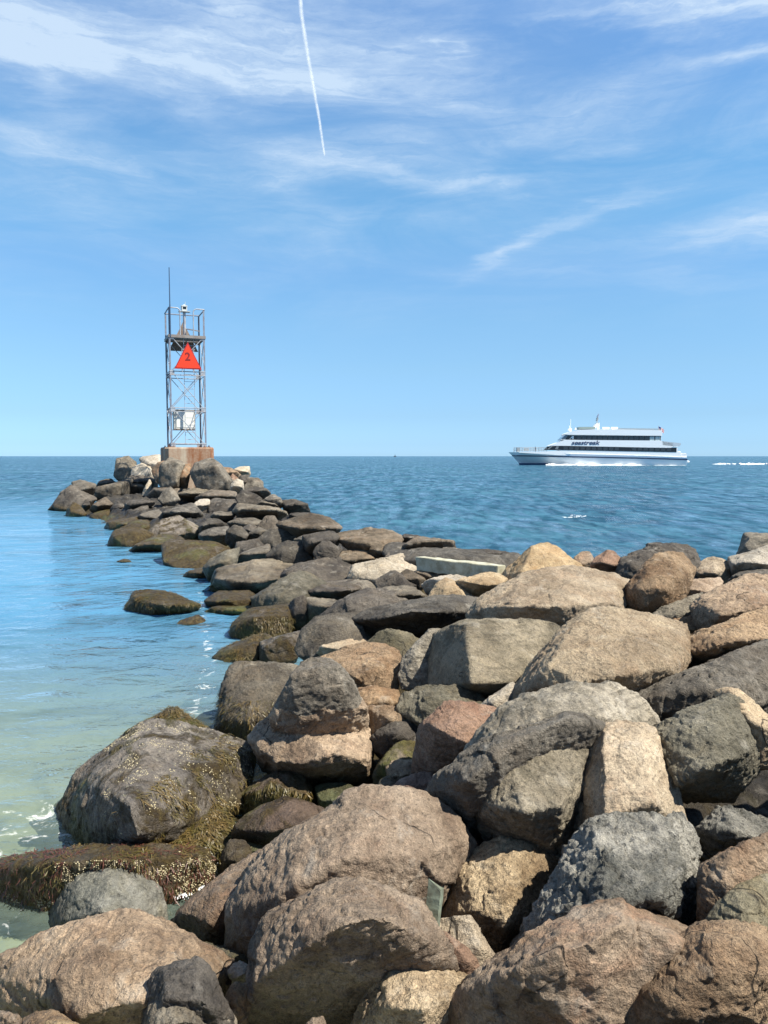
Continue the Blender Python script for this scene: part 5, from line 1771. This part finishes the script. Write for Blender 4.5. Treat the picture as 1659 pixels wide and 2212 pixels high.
deckhouse('main_deck', [(380, 412), (540, 405), (540, 366), (575, 362), (1480, 384), (1480, 414), (1505, 416), (1505, 462), (540, 440), (200, 420), (200, 414)], BW - 0.15, CABW)
deckhouse('upper_deck', [(447, 364), (575, 318), (1345, 326), (1365, 334), (1440, 345), (1440, 372), (1425, 384), (600, 366)], BW - 0.10, CABW)
wh = deckhouse('deckhouse', [(540, 318), (580, 276), (1350, 284), (1345, 334)], BW - 0.5, CABW)
rf = deckhouse('roof', [(568, 272), (620, 252), (690, 238), (860, 234), (1352, 246), (1355, 288), (1180, 286), (640, 278), (590, 276)], BW - 0.2, CABW)
aft = deckhouse('aft_deck', [(1355, 330), (1500, 346), (1505, 356), (1490, 372), (1440, 370), (1360, 362)], BW - 0.1, principled('aft_rail_white', (.55, .60, .64), .4))
# window bands, 3 cm proud of the sides
uw = MB()
lw = MB()
for s in (-1, 1):
    yo = s * (BW - 0.5)
    uw.prism([(PX(x), PZ(y)) for x, y in ((575, 316), (600, 281), (1345, 289), (1345, 333), (1060, 328))], yo, yo + s * 0.04)
    yo = s * (BW - 0.15)
    lw.prism([(PX(x), PZ(y)) for x, y in ((425, 396), (455, 368), (540, 366), (1040, 372), (1280, 378), (1470, 380), (1470, 417), (1100, 410), (545, 399))], yo, yo + s * 0.04)
uo = uw.build('upper_window_band', WIN_, wh)
lo_ = lw.build('main_window_band', WIN_, fe)
for k in range(14):
    x = 675 + k * 42
    for s in (-1, 1):
        yo = s * (BW - 0.46)
        yt = 288 + (x - 600) * 0.0107
        MB().prism([(PX(x), PZ(yt + 26)), (PX(x), PZ(yt)), (PX(x + 32), PZ(yt)), (PX(x + 32), PZ(yt + 26))], yo, yo + s * 0.02).build('window', LPANE if k > 13 else PANE, wh)
for x in (1258, 1302):
    for s in (-1, 1):
        yo = s * (BW - 0.46)
        MB().prism([(PX(x), PZ(328)), (PX(x), PZ(294)), (PX(x + 36), PZ(294)), (PX(x + 36), PZ(328))], yo, yo + s * 0.02).build('window', LPANE, wh)
for s in (-1, 1):
    yo = s * (BW - 0.46)
    MB().prism([(PX(x), PZ(y)) for x, y in ((612, 312), (634, 288), (647, 288), (647, 312), (636, 312), (634, 302))], yo, yo + s * 0.02).build('window', principled('wheelhouse_light', (.6, .64, .66), .3), wh)
for k in range(19):
    x = 565 + k * 46
    if 985 < x < 1110:
        continue
    for s in (-1, 1):
        yo = s * (BW - 0.11)
        yt = 373 + (x - 545) * 0.0105
        MB().prism([(PX(x), PZ(yt + 24)), (PX(x), PZ(yt)), (PX(x + 34), PZ(yt)), (PX(x + 34), PZ(yt + 24))], yo, yo + s * 0.02).build('window', PANE, lo_)
# sloping wheelhouse front and main deck front
MB().prism([(PX(x), PZ(y)) for x, y in ((541, 313), (582, 277), (600, 279), (574, 316))], -BW + 0.45, BW - 0.45).build('windscreen', principled('screen_glass', (.12, .16, .20), .1), wh)
fw = MB()
for s in (-1, 1):
    yo = s * (BW - 0.13)
    fw.prism([(PX(x), PZ(y)) for x, y in ((432, 392), (462, 368), (478, 368), (448, 393))], yo, yo + s * 0.05)
    fw.prism([(PX(x), PZ(y)) for x, y in ((495, 392), (508, 369), (526, 369), (520, 394))], yo, yo + s * 0.05)
fw.build('window', principled('bow_pane', (.20, .21, .21), .2), lo_)
# rails
rb = MB()
for s in (-1, 1):
    xs_ = list(range(165, 440, 22))
    hwf = lambda x: min(BW - 0.4, 0.9 + (x - 120) * 0.0145)
    for x in xs_:
        rb.bar((PX(x), s * hwf(x), PZ(416)), (PX(x), s * hwf(x), PZ(378)), 0.05, 5)
    for yy in (378, 390, 402):
        for x0_, x1_ in zip(xs_[:-1], xs_[1:]):
            rb.bar((PX(x0_), s * hwf(x0_), PZ(yy)), (PX(x1_), s * hwf(x1_), PZ(yy)), 0.045, 5)
rb.build('bow_rail', GREYF, fe)
rr_ = MB()
for s in (-1, 1):
    for x in range(1010, 1350, 24):
        rr_.bar((PX(x), s * (BW - 0.4), PZ(243)), (PX(x), s * (BW - 0.4), PZ(228)), 0.05, 5)
    for yy in (228, 234, 240):
        rr_.bar((PX(1005), s * (BW - 0.4), PZ(yy)), (PX(1350), s * (BW - 0.4), PZ(yy + 6)), 0.07, 5)
rr_.box((PX(1218), 0, PZ(241)), (50 * K, 3, 10 * K))
rr_.build('roof_rail', GREYF, rf)
MB().box((PX(762), 0, PZ(222)), (130 * K, 5.5, 17 * K)).build('locker', principled('green_grey_locker', (.20, .26, .25), .5), rf, 0.05)
MB().box((PX(200), 0, PZ(395)), (26 * K, 2.4, 34 * K)).box((PX(270), 0, PZ(394)), (40 * K, 2.0, 22 * K)).build('windlass', GREYF, fe, 0.06)
ms = MB()
for s in (-1, 1):
    ms.prism([(PX(x), PZ(y)) for x, y in ((803, 236), (845, 180), (868, 180), (828, 236))], s * 1.3 - 0.25, s * 1.3 + 0.25)
ms.box((PX(856), 0, PZ(183)), (24 * K, 3.1, 7 * K))
ms.bar((PX(863), 1.3, PZ(236)), (PX(863), 1.3, PZ(184)), 0.14, 8).bar((PX(863), -1.3, PZ(236)), (PX(863), -1.3, PZ(184)), 0.14, 8)
mast = ms.build('mast', CABW, fe)
rd = MB().bar((PX(853), 0, PZ(180)), (PX(862), 0, PZ(105)), 0.14, 8, 0.08).box((PX(852), 0, PZ(160)), (6 * K, 2.6, 0.25)).box((PX(857), 0, PZ(135)), (5 * K, 1.9, 0.22)).box((PX(855), 0, PZ(147)), (18 * K, 0.2, 0.5))
rd.build('radar', GREYF, mast)
fl = MB().prism([(PX(848), PZ(128)), (PX(866), PZ(104)), (PX(868), PZ(118)), (PX(856), PZ(134))], -0.05, 0.05)
fl.build('pennant', principled('blue_white_pennant', (.25, .3, .5), .7), mast)
wa = MB()
for x, y0_, y1_ in ((632, 250, 150), (622, 252, 200), (672, 242, 218), (612, 254, 225), (640, 248, 222)):
    wa.bar((PX(x), -1.2, PZ(y0_)), (PX(x), -1.2, PZ(y1_)), 0.07, 5)
wa.box((PX(626), -1.2, PZ(234)), (20 * K, 0.8, 0.35)).box((PX(674), -1.2, PZ(228)), (14 * K, .8, .5))
wa.build('antenna', CABW, rf)
for x in (908, 976):
    rfm = MB().bar((PX(x - 27), -BW + 1.0, PZ(232)), (PX(x + 27), -BW + 1.0, PZ(232)), 0.52, 16)
    ra = rfm.build('life_raft', WHITE, fe)
    MB().prism([(PX(x - 20), PZ(240)), (PX(x + 24), PZ(240)), (PX(x + 12), PZ(258)), (PX(x - 10), PZ(258))], -BW + 0.55, -BW + 1.5).build('cradle', principled('cradle_grey', (.32, .31, .28), .6), ra)
MB().bar((PX(1350), -0.3, PZ(250)), (PX(1354), -0.3, PZ(205)), 0.07, 6).build('flagstaff', GREYF, fe)
# ensign: canton and stripes as faces of one cloth, wind-folded
fb = bmesh.new()
nx, nz = 12, 13
grid = [[fb.verts.new((PX(1355) + i * 0.125 + 0.0, -0.3 + 0.18 * math.sin(i * 0.9), PZ(209) - i * 0.075 - j * 0.085)) for j in range(nz + 1)] for i in range(nx + 1)]
for i in range(nx):
    for j in range(nz):
        f = fb.faces.new((grid[i][j], grid[i + 1][j], grid[i + 1][j + 1], grid[i][j + 1]))
        f.material_index = 2 if (i < 5 and j < 7) else (0 if j % 2 == 0 else 1)
me = bpy.data.meshes.new('ensign')
fb.to_mesh(me)
fb.free()
for mcol in (principled('flag_red', (.5, .02, .03), .8), principled('flag_white', (.75, .75, .75), .8), principled('flag_blue', (.02, .03, .16), .8)):
    me.materials.append(mcol)
mesh_obj('ensign', me, None, fe)
st = MB().box((PX(1530), 0, PZ(444)), (46 * K, 2 * BW - 0.6, 40 * K)).box((PX(1525), 0, PZ(417)), (22 * K, 2.0, 14 * K))
st.bar((PX(1556), -BW + 1, PZ(488)), (PX(1580), -BW + 1, PZ(494)), 0.35, 8)
st.build('stern_platform', WHITE, fe, 0.2)
# lettering
cu = bpy.data.curves.new('lettering', 'FONT')
cu.body = 'seastreak'
cu.size = 1.62
cu.shear = 0.28
cu.offset = 0.035
cu.extrude = 0.01
cu.space_character = 1.0
tmp = bpy.data.objects.new('tmp', cu)
COL.objects.link(tmp)
me = bpy.data.meshes.new_from_object(tmp.evaluated_get(bpy.context.evaluated_depsgraph_get()))
bpy.data.objects.remove(tmp)
xs_ = [v.co.x for v in me.vertices]
sc_ = (850 - 627) * K / (max(xs_) - min(xs_))
me.transform(Matrix.Translation((PX(627), -BW + 0.06, PZ(356))) @ Matrix.Rotation(math.pi / 2, 4, 'X') @ Matrix.Diagonal((sc_, 1.0, 1, 1)))
mesh_obj('lettering', me, principled('lettering_navy', (.02, .03, .09), .4), fe)

# a deckhand on the foredeck
def person(loc, rz, label):
    edges = [(0, 1), (1, 2), (2, 3), (3, 4), (2, 5), (5, 6), (6, 7), (2, 8), (8, 9), (9, 10), (0, 11), (11, 12), (12, 13), (0, 14), (14, 15), (15, 16)]
    v = [(0, 0, .95), (0, 0, 1.15), (0, 0, 1.42), (0, 0, 1.53), (0, -.01, 1.68), (.19, 0, 1.40), (.25, .02, 1.12), (.22, -.10, .88),
         (-.19, 0, 1.40), (-.25, .02, 1.12), (-.22, -.10, .88), (.09, 0, .88), (.10, -.01, .48), (.10, .02, .06), (-.09, 0, .88), (-.10, .02, .48), (-.10, .03, .06)]
    rad = [.15, .14, .15, .06, .10, .065, .05, .04, .065, .05, .04, .10, .07, .05, .10, .07, .05]
    me = bpy.data.meshes.new('person')
    me.from_pydata(v, edges, [])
    o = mesh_obj('person', me, principled('dark_clothes', (.03, .035, .05), .8))
    sk_ = o.modifiers.new('skin', 'SKIN')
    for i, r_ in enumerate(rad):
        me.skin_vertices[0].data[i].radius = (r_, r_)
    me.skin_vertices[0].data[0].use_root = True
    o.modifiers.new('sub', 'SUBSURF').levels = 1
    o.location = loc
    o.rotation_euler = (0, 0, rz)
    tag(o, label, 'person')
    return o


_m = Matrix.Translation((fx, FD, 0)) @ Matrix.Rotation(math.radians(-7.0), 4, 'Z')
person(_m @ Vector((PX(340), -2.2, PZ(417))), 1.2, 'person in dark clothes standing on the foredeck of the ferry')

# bow wave, wash and wake
def ridge_foam(name, label, pts, w, hgt):
    """a tumbling ridge of white water along pts"""
    mb = bmesh.new()
    rnd = random.Random(len(pts))
    rows = []
    for i, (x, y, k) in enumerate(pts):
        row = []
        for j, (s, f) in enumerate(((-1.3, 0), (-.7, .5), (-.2, 1), (.3, .85), (.8, .4), (1.3, 0))):
            row.append(mb.verts.new((x + rnd.uniform(-.3, .3) * w, y + s * w * k * rnd.uniform(.8, 1.2), -0.05 + hgt * k * f * rnd.uniform(.5, 1.25))))
        rows.append(row)
    for r0, r1 in zip(rows[:-1], rows[1:]):
        for j in range(5):
            mb.faces.new((r0[j], r0[j + 1], r1[j + 1], r1[j]))
    me = bpy.data.meshes.new(name)
    mb.to_mesh(me)
    mb.free()
    o = mesh_obj(name, me, FOAM)
    tag(o, label, 'foam', None, 'stuff')


pts = []
for i in range(90):
    x = 420 + i * 12.6
    k = (0.45 + 0.6 * abs(math.sin(i * 0.37)) * abs(math.cos(i * 0.113 + .5))) * (1.2 if i < 36 else 0.75 if i < 62 else 0.30)
    p = _m @ Vector((PX(x), -BW - 0.35, 0))
    pts.append((p.x, p.y, k))
ridge_foam('bow_wave', 'white bow wave curling along the side of the ferry', pts, 0.7, 0.55)
pts = []
for i in range(80):
    u = 1540 + i * 2.6
    Yw = 246 + 3 * math.sin(i * .2)
    p = at(u, 1003, Yw)
    pts.append((float(p[0]), Yw, (0.55 + 0.5 * abs(math.sin(i * 0.9) * math.cos(i * .41))) * min(1, i / 8 + .2)))
ridge_foam('wake', 'white wake trailing off to the right behind the ferry', pts, 1.2, 0.5)

# ------------------------------------------------------------------ small far boat on the horizon
fb_ = empty('distant_boat', (float(at(853, 986, 2600)[0]), 2600, 0))
tag(fb_, 'tiny dark boat far away on the horizon', 'boat')
DK = principled('far_dark', (.03, .035, .05), .6)
MB().prism([(-5.2, 1.6), (5.0, 1.3), (4.4, -.4), (-4.0, -.4)], -1.5, 1.5).build('hull', DK, fb_)
MB().box((0.5, 0, 2.9), (4, 2.4, 3.2)).build('cabin', DK, fb_)
MB().bar((.6, 0, 4.4), (.6, 0, 9.5), .35, 6).build('mast', DK, fb_)

# ------------------------------------------------------------------ driftwood
WOOD = worn('bleached_timber', (0.42, 0.42, 0.33), (0.20, 0.17, 0.10), .5, 8, .85)
WOODG = worn('green_treated_timber', (0.155, 0.185, 0.140), (0.08, 0.08, 0.055), .7, 14, .95)


def conv(win, s):
    ox, oy, k = WIN[win]
    return [((ox + float(a) * k) / 1.8227, (oy + float(b) * k) / 1.8227) for a, b in (w.split(',') for w in s.split())]


def beam(name, label, p0, p1, w, h_, mat, cat, roll=0.0, yv=None):
    p0, p1 = Vector(p0), Vector(p1)
    d = p1 - p0
    m = MB()
    n = 14
    rnd = random.Random(5)
    X_ = d.normalized()
    Yv = Vector((0, 0, 1)).cross(X_).normalized()
    Zv = X_.cross(Yv)
    if yv is not None:
        Yv = (Vector(yv) - X_ * X_.dot(Vector(yv))).normalized()
        Zv = X_.cross(Yv)
    Rm = Matrix.Rotation(roll, 3, X_)
    Yv, Zv = Rm @ Yv, Rm @ Zv
    prev = None
    for i in range(n + 1):
        c_ = p0 + d * (i / n)
        ring = [m.b.verts.new(c_ + Yv * (sy * w / 2 * rnd.uniform(.93, 1.03)) + Zv * (sz * h_ / 2 * rnd.uniform(.9, 1.03)) + X_ * (rnd.uniform(-.02, .03) if i in (0, n) else 0)) for sy, sz in ((-1, -1), (1, -1), (1, 1), (-1, 1))]
        if prev:
            for k in range(4):
                m.b.faces.new((prev[k], prev[(k + 1) % 4], ring[(k + 1) % 4], ring[k]))
        else:
            m.b.faces.new(ring[::-1])
        prev = ring
    m.b.faces.new(prev)
    bmesh.ops.translate(m.b, verts=m.b.verts[:], vec=-p0)
    o = m.build(name, mat, None, 0.008)
    o.location = p0
    tag(o, label, cat)
    return o


c = conv('T5', '748,278 1280,340')
Yb = solve_Y(c[0][0], c[0][1], 0.98)
beam('timber_beam', 'bleached squared timber beam washed up across the jetty stones', at(c[0][0], c[0][1], Yb), at(c[1][0], c[1][1], Yb * 0.93), 0.20, 0.21, WOOD, 'driftwood')
c = conv('N6', '1234,562 1205,800')
beam('timber_stump', 'broken green-grey timber stump jammed upright between the boulders', at(c[0][0], c[0][1], BEAM_Y + .05), at(c[1][0] - 6, c[1][1] + 70, BEAM_Y - .02), 0.058, 0.05, WOODG, 'driftwood', 0.0, (1, -.35, .12))

# ------------------------------------------------------------------ weed and barnacles on the tidal stones
WEED = principled('brown_weed', (0.10, 0.05, 0.018), 0.5)
t = NT(WEED.node_tree)
tc = t.new('ShaderNodeTexCoord')
nn = t.noise(tc.outputs['Object'], 5.0, 5, .65)
t.l.new(t.ramp(nn, [(.3, (.022, .011, .006)), (.45, (.075, .06, .013)), (.58, (.11, .070, .020)), (.72, (.12, .105, .03))]), t.n['Principled BSDF'].inputs['Base Color'])
WEED2 = principled('red_weed', (0.075, 0.024, 0.014), 0.5)
SHELL = principled('barnacle_shell', (0.42, 0.36, 0.22), 0.7)


def surface_points(o, n, seed, test):
    me = o.data
    m = len(me.polygons)
    c_ = np.empty(m * 3)
    me.polygons.foreach_get('center', c_)
    nr = np.empty(m * 3)
    me.polygons.foreach_get('normal', nr)
    ar = np.empty(m)
    me.polygons.foreach_get('area', ar)
    c_, nr = c_.reshape(-1, 3), nr.reshape(-1, 3)
    wpos = c_ + np.array(o.location)
    view = np.array((0, 0, H)) - wpos
    ok = test(wpos, nr) & ((nr * view).sum(1) > -0.2 * np.linalg.norm(view, axis=1)) & (wpos[:, 2] > -0.05)
    k = np.flatnonzero(ok)
    if len(k) == 0:
        return c_[:0], nr[:0]
    rs = np.random.RandomState(seed)
    pick = rs.choice(k, size=min(n, len(k) * 3), p=ar[k] / ar[k].sum())
    return c_[pick], nr[pick]


def add_weed(o, n, L, seed, mat, test, name='seaweed'):
    P, N = surface_points(o, n, seed, test)
    rnd = random.Random(seed)
    vs, fs = [], []
    for p, nn_ in zip(P, N):
        nv = Vector(nn_)
        down = Vector((0, 0, -1)) - nv * (-nv.z)
        if down.length < 0.15:
            down = Vector((rnd.uniform(-1, 1), rnd.uniform(-1, 1), 0))
        down.normalize()
        down = (down + Vector((rnd.uniform(-.6, .6), rnd.uniform(-.6, .6), rnd.uniform(-.2, .3)))).normalized()
        side = nv.cross(down)
        if side.length < 1e-3:
            continue
        side.normalize()
        l_ = L * rnd.uniform(.4, 1.25)
        w = l_ * rnd.uniform(.03, .075)
        c0 = Vector(p)
        c1 = c0 + down * l_ * .5 + nv * l_ * rnd.uniform(.06, .25) + side * rnd.uniform(-.2, .2) * l_
        c2 = c0 + down * l_ + nv * l_ * rnd.uniform(-.08, .15) + side * rnd.uniform(-.35, .35) * l_
        b0 = len(vs)
        vs += [c0 - side * w * .6, c0 + side * w * .6, c1 - side * w, c1 + side * w, c2 - side * w * .3, c2 + side * w * .3]
        fs += [(b0, b0 + 1, b0 + 3, b0 + 2), (b0 + 2, b0 + 3, b0 + 5, b0 + 4)]
    me = bpy.data.meshes.new(name)
    me.from_pydata([tuple(v) for v in vs], [], fs)
    w_ = mesh_obj(name, me, mat, o)
    tag(w_, kind='stuff')


def add_shells(o, n, r0, seed, test):
    P, N = surface_points(o, n, seed, test)
    rnd = random.Random(seed)
    vs, fs = [], []
    for p, nn_ in zip(P, N):
        nv = Vector(nn_)
        q_ = nv.to_track_quat('Z', 'Y')
        r_ = r0 * rnd.uniform(.4, 1.3)
        b0 = len(vs)
        for k in range(5):
            a_ = k * 1.2566 + rnd.random()
            vs.append(Vector(p) + q_ @ Vector((r_ * math.cos(a_), r_ * math.sin(a_), -.002)))
        vs.append(Vector(p) + nv * r_ * .7)
        for k in range(5):
            fs.append((b0 + k, b0 + (k + 1) % 5, b0 + 5))
    me = bpy.data.meshes.new('barnacles')
    me.from_pydata([tuple(v) for v in vs], [], fs)
    tag(mesh_obj('barnacles', me, SHELL, o), kind='stuff')


def find(s):
    r = [r for r in ROCKS if s in r['label']]
    assert len(r) >= 1, s
    return r[0]['obj']


def patch(P, sc, seed, thr):
    return fbm(P * sc + seed, 3) > thr


big = find('large slanting boulder dotted')
pj = lambda P: proj(P)
def in_pic(x0, x1, y0, y1):
    def f(P, N):
        x, y = proj(P)
        return (x > x0) & (x < x1) & (y > y0) & (y < y1)
    return f


def weedy_right(P, N):
    x, y = proj(P)
    # lower right half of the slanting boulder
    return ((x - 225) * 0.9 + (y - 1715) * 1.25 > 60) & patch(P, 4.0, 4, .06) & (x > 235)


add_weed(big, 2200, .055, 1, WEED, weedy_right)
add_shells(big, 1500, .006, 2, lambda P, N: patch(P, 4.0, 8, .12) & (proj(P)[0] > 225) & (N[:, 2] > .2))
add_weed(find('hump of dark brown weed'), 4200, .07, 3, WEED, lambda P, N: N[:, 2] > -2)
sl = find('long low slab thick')
add_weed(sl, 2000, .05, 4, WEED2, lambda P, N: patch(P, 4.0, 2, .02) & (P[:, 0] < -0.6))
add_weed(sl, 1600, .05, 14, WEED, lambda P, N: patch(P, 4.0, 22, .08))
add_shells(sl, 2600, .006, 5, lambda P, N: patch(P, 3.5, 5, -.02) & (N[:, 2] < .7))
add_weed(find('dark green weedy stone leaning'), 3200, .06, 6, WEED, lambda P, N: patch(P, 3.0, 12, -.15))
add_weed(find('wet brown angular boulder'), 2400, .06, 7, WEED, lambda P, N: patch(P, 3.0, 15, .0) & (N[:, 2] < .5))
add_weed(find('blocky brown-grey boulder'), 1920, .06, 8, WEED, lambda P, N: P[:, 2] < .42)
add_weed(find('round weed-covered boulder'), 4160, .06, 9, WEED, lambda P, N: patch(P, 2.0, 3, -.3))
add_weed(find('mossy block with a bare'), 2880, .06, 10, WEED, lambda P, N: (N[:, 2] < .75))
add_weed(find('sloping stone green'), 2400, .06, 11, WEED, lambda P, N: patch(P, 2.0, 3, -.1))

# ------------------------------------------------------------------ vapour trail high in the sky
def trail():
    pts = [(646, -40), (651, 30), (660, 90), (670, 150), (680, 205), (690, 260), (697, 310), (701, 335)]
    wid = [4.8, 4.6, 4.4, 4.0, 3.6, 3.2, 2.8, 2.0]
    Y = 16000.0
    n = 60
    mb = bmesh.new()
    for shell in (1.0, 0.78, 0.56, 0.34):
        prev = None
        rs = random.Random(3)
        for i in range(n + 1):
            s = i / n * (len(pts) - 1)
            k = min(int(s), len(pts) - 2)
            f_ = s - k
            x = pts[k][0] * (1 - f_) + pts[k + 1][0] * f_ + rs.uniform(-.25, .25)
            y = pts[k][1] * (1 - f_) + pts[k + 1][1] * f_
            w = (wid[k] * (1 - f_) + wid[k + 1] * f_) * rs.uniform(.93, 1.07)
            Yd = Y * (1 + i / n * 1.6)
            c_ = Vector(at(x, y, Yd))
            r_ = shell * w * Yd / F
            ring = [mb.verts.new(c_ + Vector((r_ * math.cos(a_), 0, r_ * math.sin(a_)))) for a_ in [6.283 * q_ / 12 for q_ in range(12)]]
            if prev:
                for q_ in range(12):
                    mb.faces.new((prev[q_], prev[(q_ + 1) % 12], ring[(q_ + 1) % 12], ring[q_]))
            prev = ring
    bmesh.ops.recalc_face_normals(mb, faces=mb.faces)
    me = bpy.data.meshes.new('vapour_trail')
    mb.to_mesh(me)
    mb.free()
    m = bpy.data.materials.new('ice_vapour')
    m.use_nodes = True
    t = NT(m.node_tree)
    t.n.clear()
    out = t.new('ShaderNodeOutputMaterial')
    tc = t.new('ShaderNodeTexCoord')
    df = t.new('ShaderNodeBsdfDiffuse')
    df.inputs['Color'].default_value = (0.9, 0.9, 0.9, 1)
    tp = t.new('ShaderNodeBsdfTransparent')
    mx = t.new('ShaderNodeMixShader')
    tl_ = t.new('ShaderNodeBsdfTranslucent')
    tl_.inputs['Color'].default_value = (0.9, 0.9, 0.9, 1)
    m0 = t.new('ShaderNodeMixShader')
    m0.inputs[0].default_value = 0.5
    t.l.new(df.outputs[0], m0.inputs[1])
    t.l.new(tl_.outputs[0], m0.inputs[2])
    t.l.new(t.rng(t.noise(tc.outputs['Object'], 0.0025, 4), 0.35, 0.65, 0.05, 0.16), mx.inputs[0])
    t.l.new(tp.outputs[0], mx.inputs[1])
    t.l.new(m0.outputs[0], mx.inputs[2])
    t.l.new(mx.outputs[0], out.inputs['Surface'])
    o = mesh_obj('vapour_trail', me, m)
    tag(o, 'thin white vapour trail falling steeply through the blue sky', 'vapour trail')


trail()

# ------------------------------------------------------------------ the rest of the revetment, to the right of the picture
def revetment():
    src = [r['obj'] for r in ROCKS if r['mat'] in ('brown', 'grey', 'tan', 'olive', 'umber', 'gneiss', 'speck', 'slate') and 1500 < len(r['obj'].data.polygons) < 16000]
    rnd = random.Random(11)
    V, Fs, n = [], [], 0
    spots = []
    tries = 0
    while len(spots) < 70 and tries < 4000:
        tries += 1
        y, x = rnd.uniform(0.2, 9.0), rnd.uniform(1.0, 9.5)
        if x < 0.50 * y + 1.15 or y < 0.4 and x < 1.6:
            continue
        if any((x - a) ** 2 + (y - b_) ** 2 < (0.62) ** 2 for a, b_ in spots):
            continue
        spots.append((x, y))
    for x, y in spots:
        o = rnd.choice(src)
        me = o.data
        v = _tmp_v(me)
        ext = (v.max(0) - v.min(0))
        s = rnd.uniform(0.8, 1.25) / max(ext)
        a_ = rnd.uniform(0, 6.283)
        c_, s_ = math.cos(a_), math.sin(a_)
        w = np.stack([(v[:, 0] * c_ - v[:, 1] * s_), (v[:, 0] * s_ + v[:, 1] * c_), v[:, 2]], -1) * s
        w -= (w.max(0) + w.min(0)) / 2 * np.array((1, 1, 0))
        w += np.array((x, y, float(jetty_z(x, y)) - 0.55 * ext[2] * s + rnd.uniform(0, .2)))
        m = len(me.polygons)
        lt = np.empty(m, np.int32)
        me.polygons.foreach_get('loop_total', lt)
        if not (lt == 4).all():
            continue
        lv = np.empty(len(me.loops), np.int32)
        me.loops.foreach_get('vertex_index', lv)
        V.append(w)
        Fs.append(lv.reshape(-1, 4) + n)
        n += len(w)
    V, Fs = np.concatenate(V), np.concatenate(Fs)
    me = bpy.data.meshes.new('terrain')
    me.vertices.add(len(V))
    me.vertices.foreach_set('co', V.ravel())
    me.loops.add(len(Fs) * 4)
    me.polygons.add(len(Fs))
    me.loops.foreach_set('vertex_index', Fs.ravel())
    me.polygons.foreach_set('loop_start', np.arange(0, len(Fs) * 4, 4))
    me.polygons.foreach_set('loop_total', np.full(len(Fs), 4))
    me.polygons.foreach_set('use_smooth', np.ones(len(Fs), bool))
    me.update(calc_edges=True)
    tag(mesh_obj('terrain', me, RM['umber']), kind='structure')


revetment()
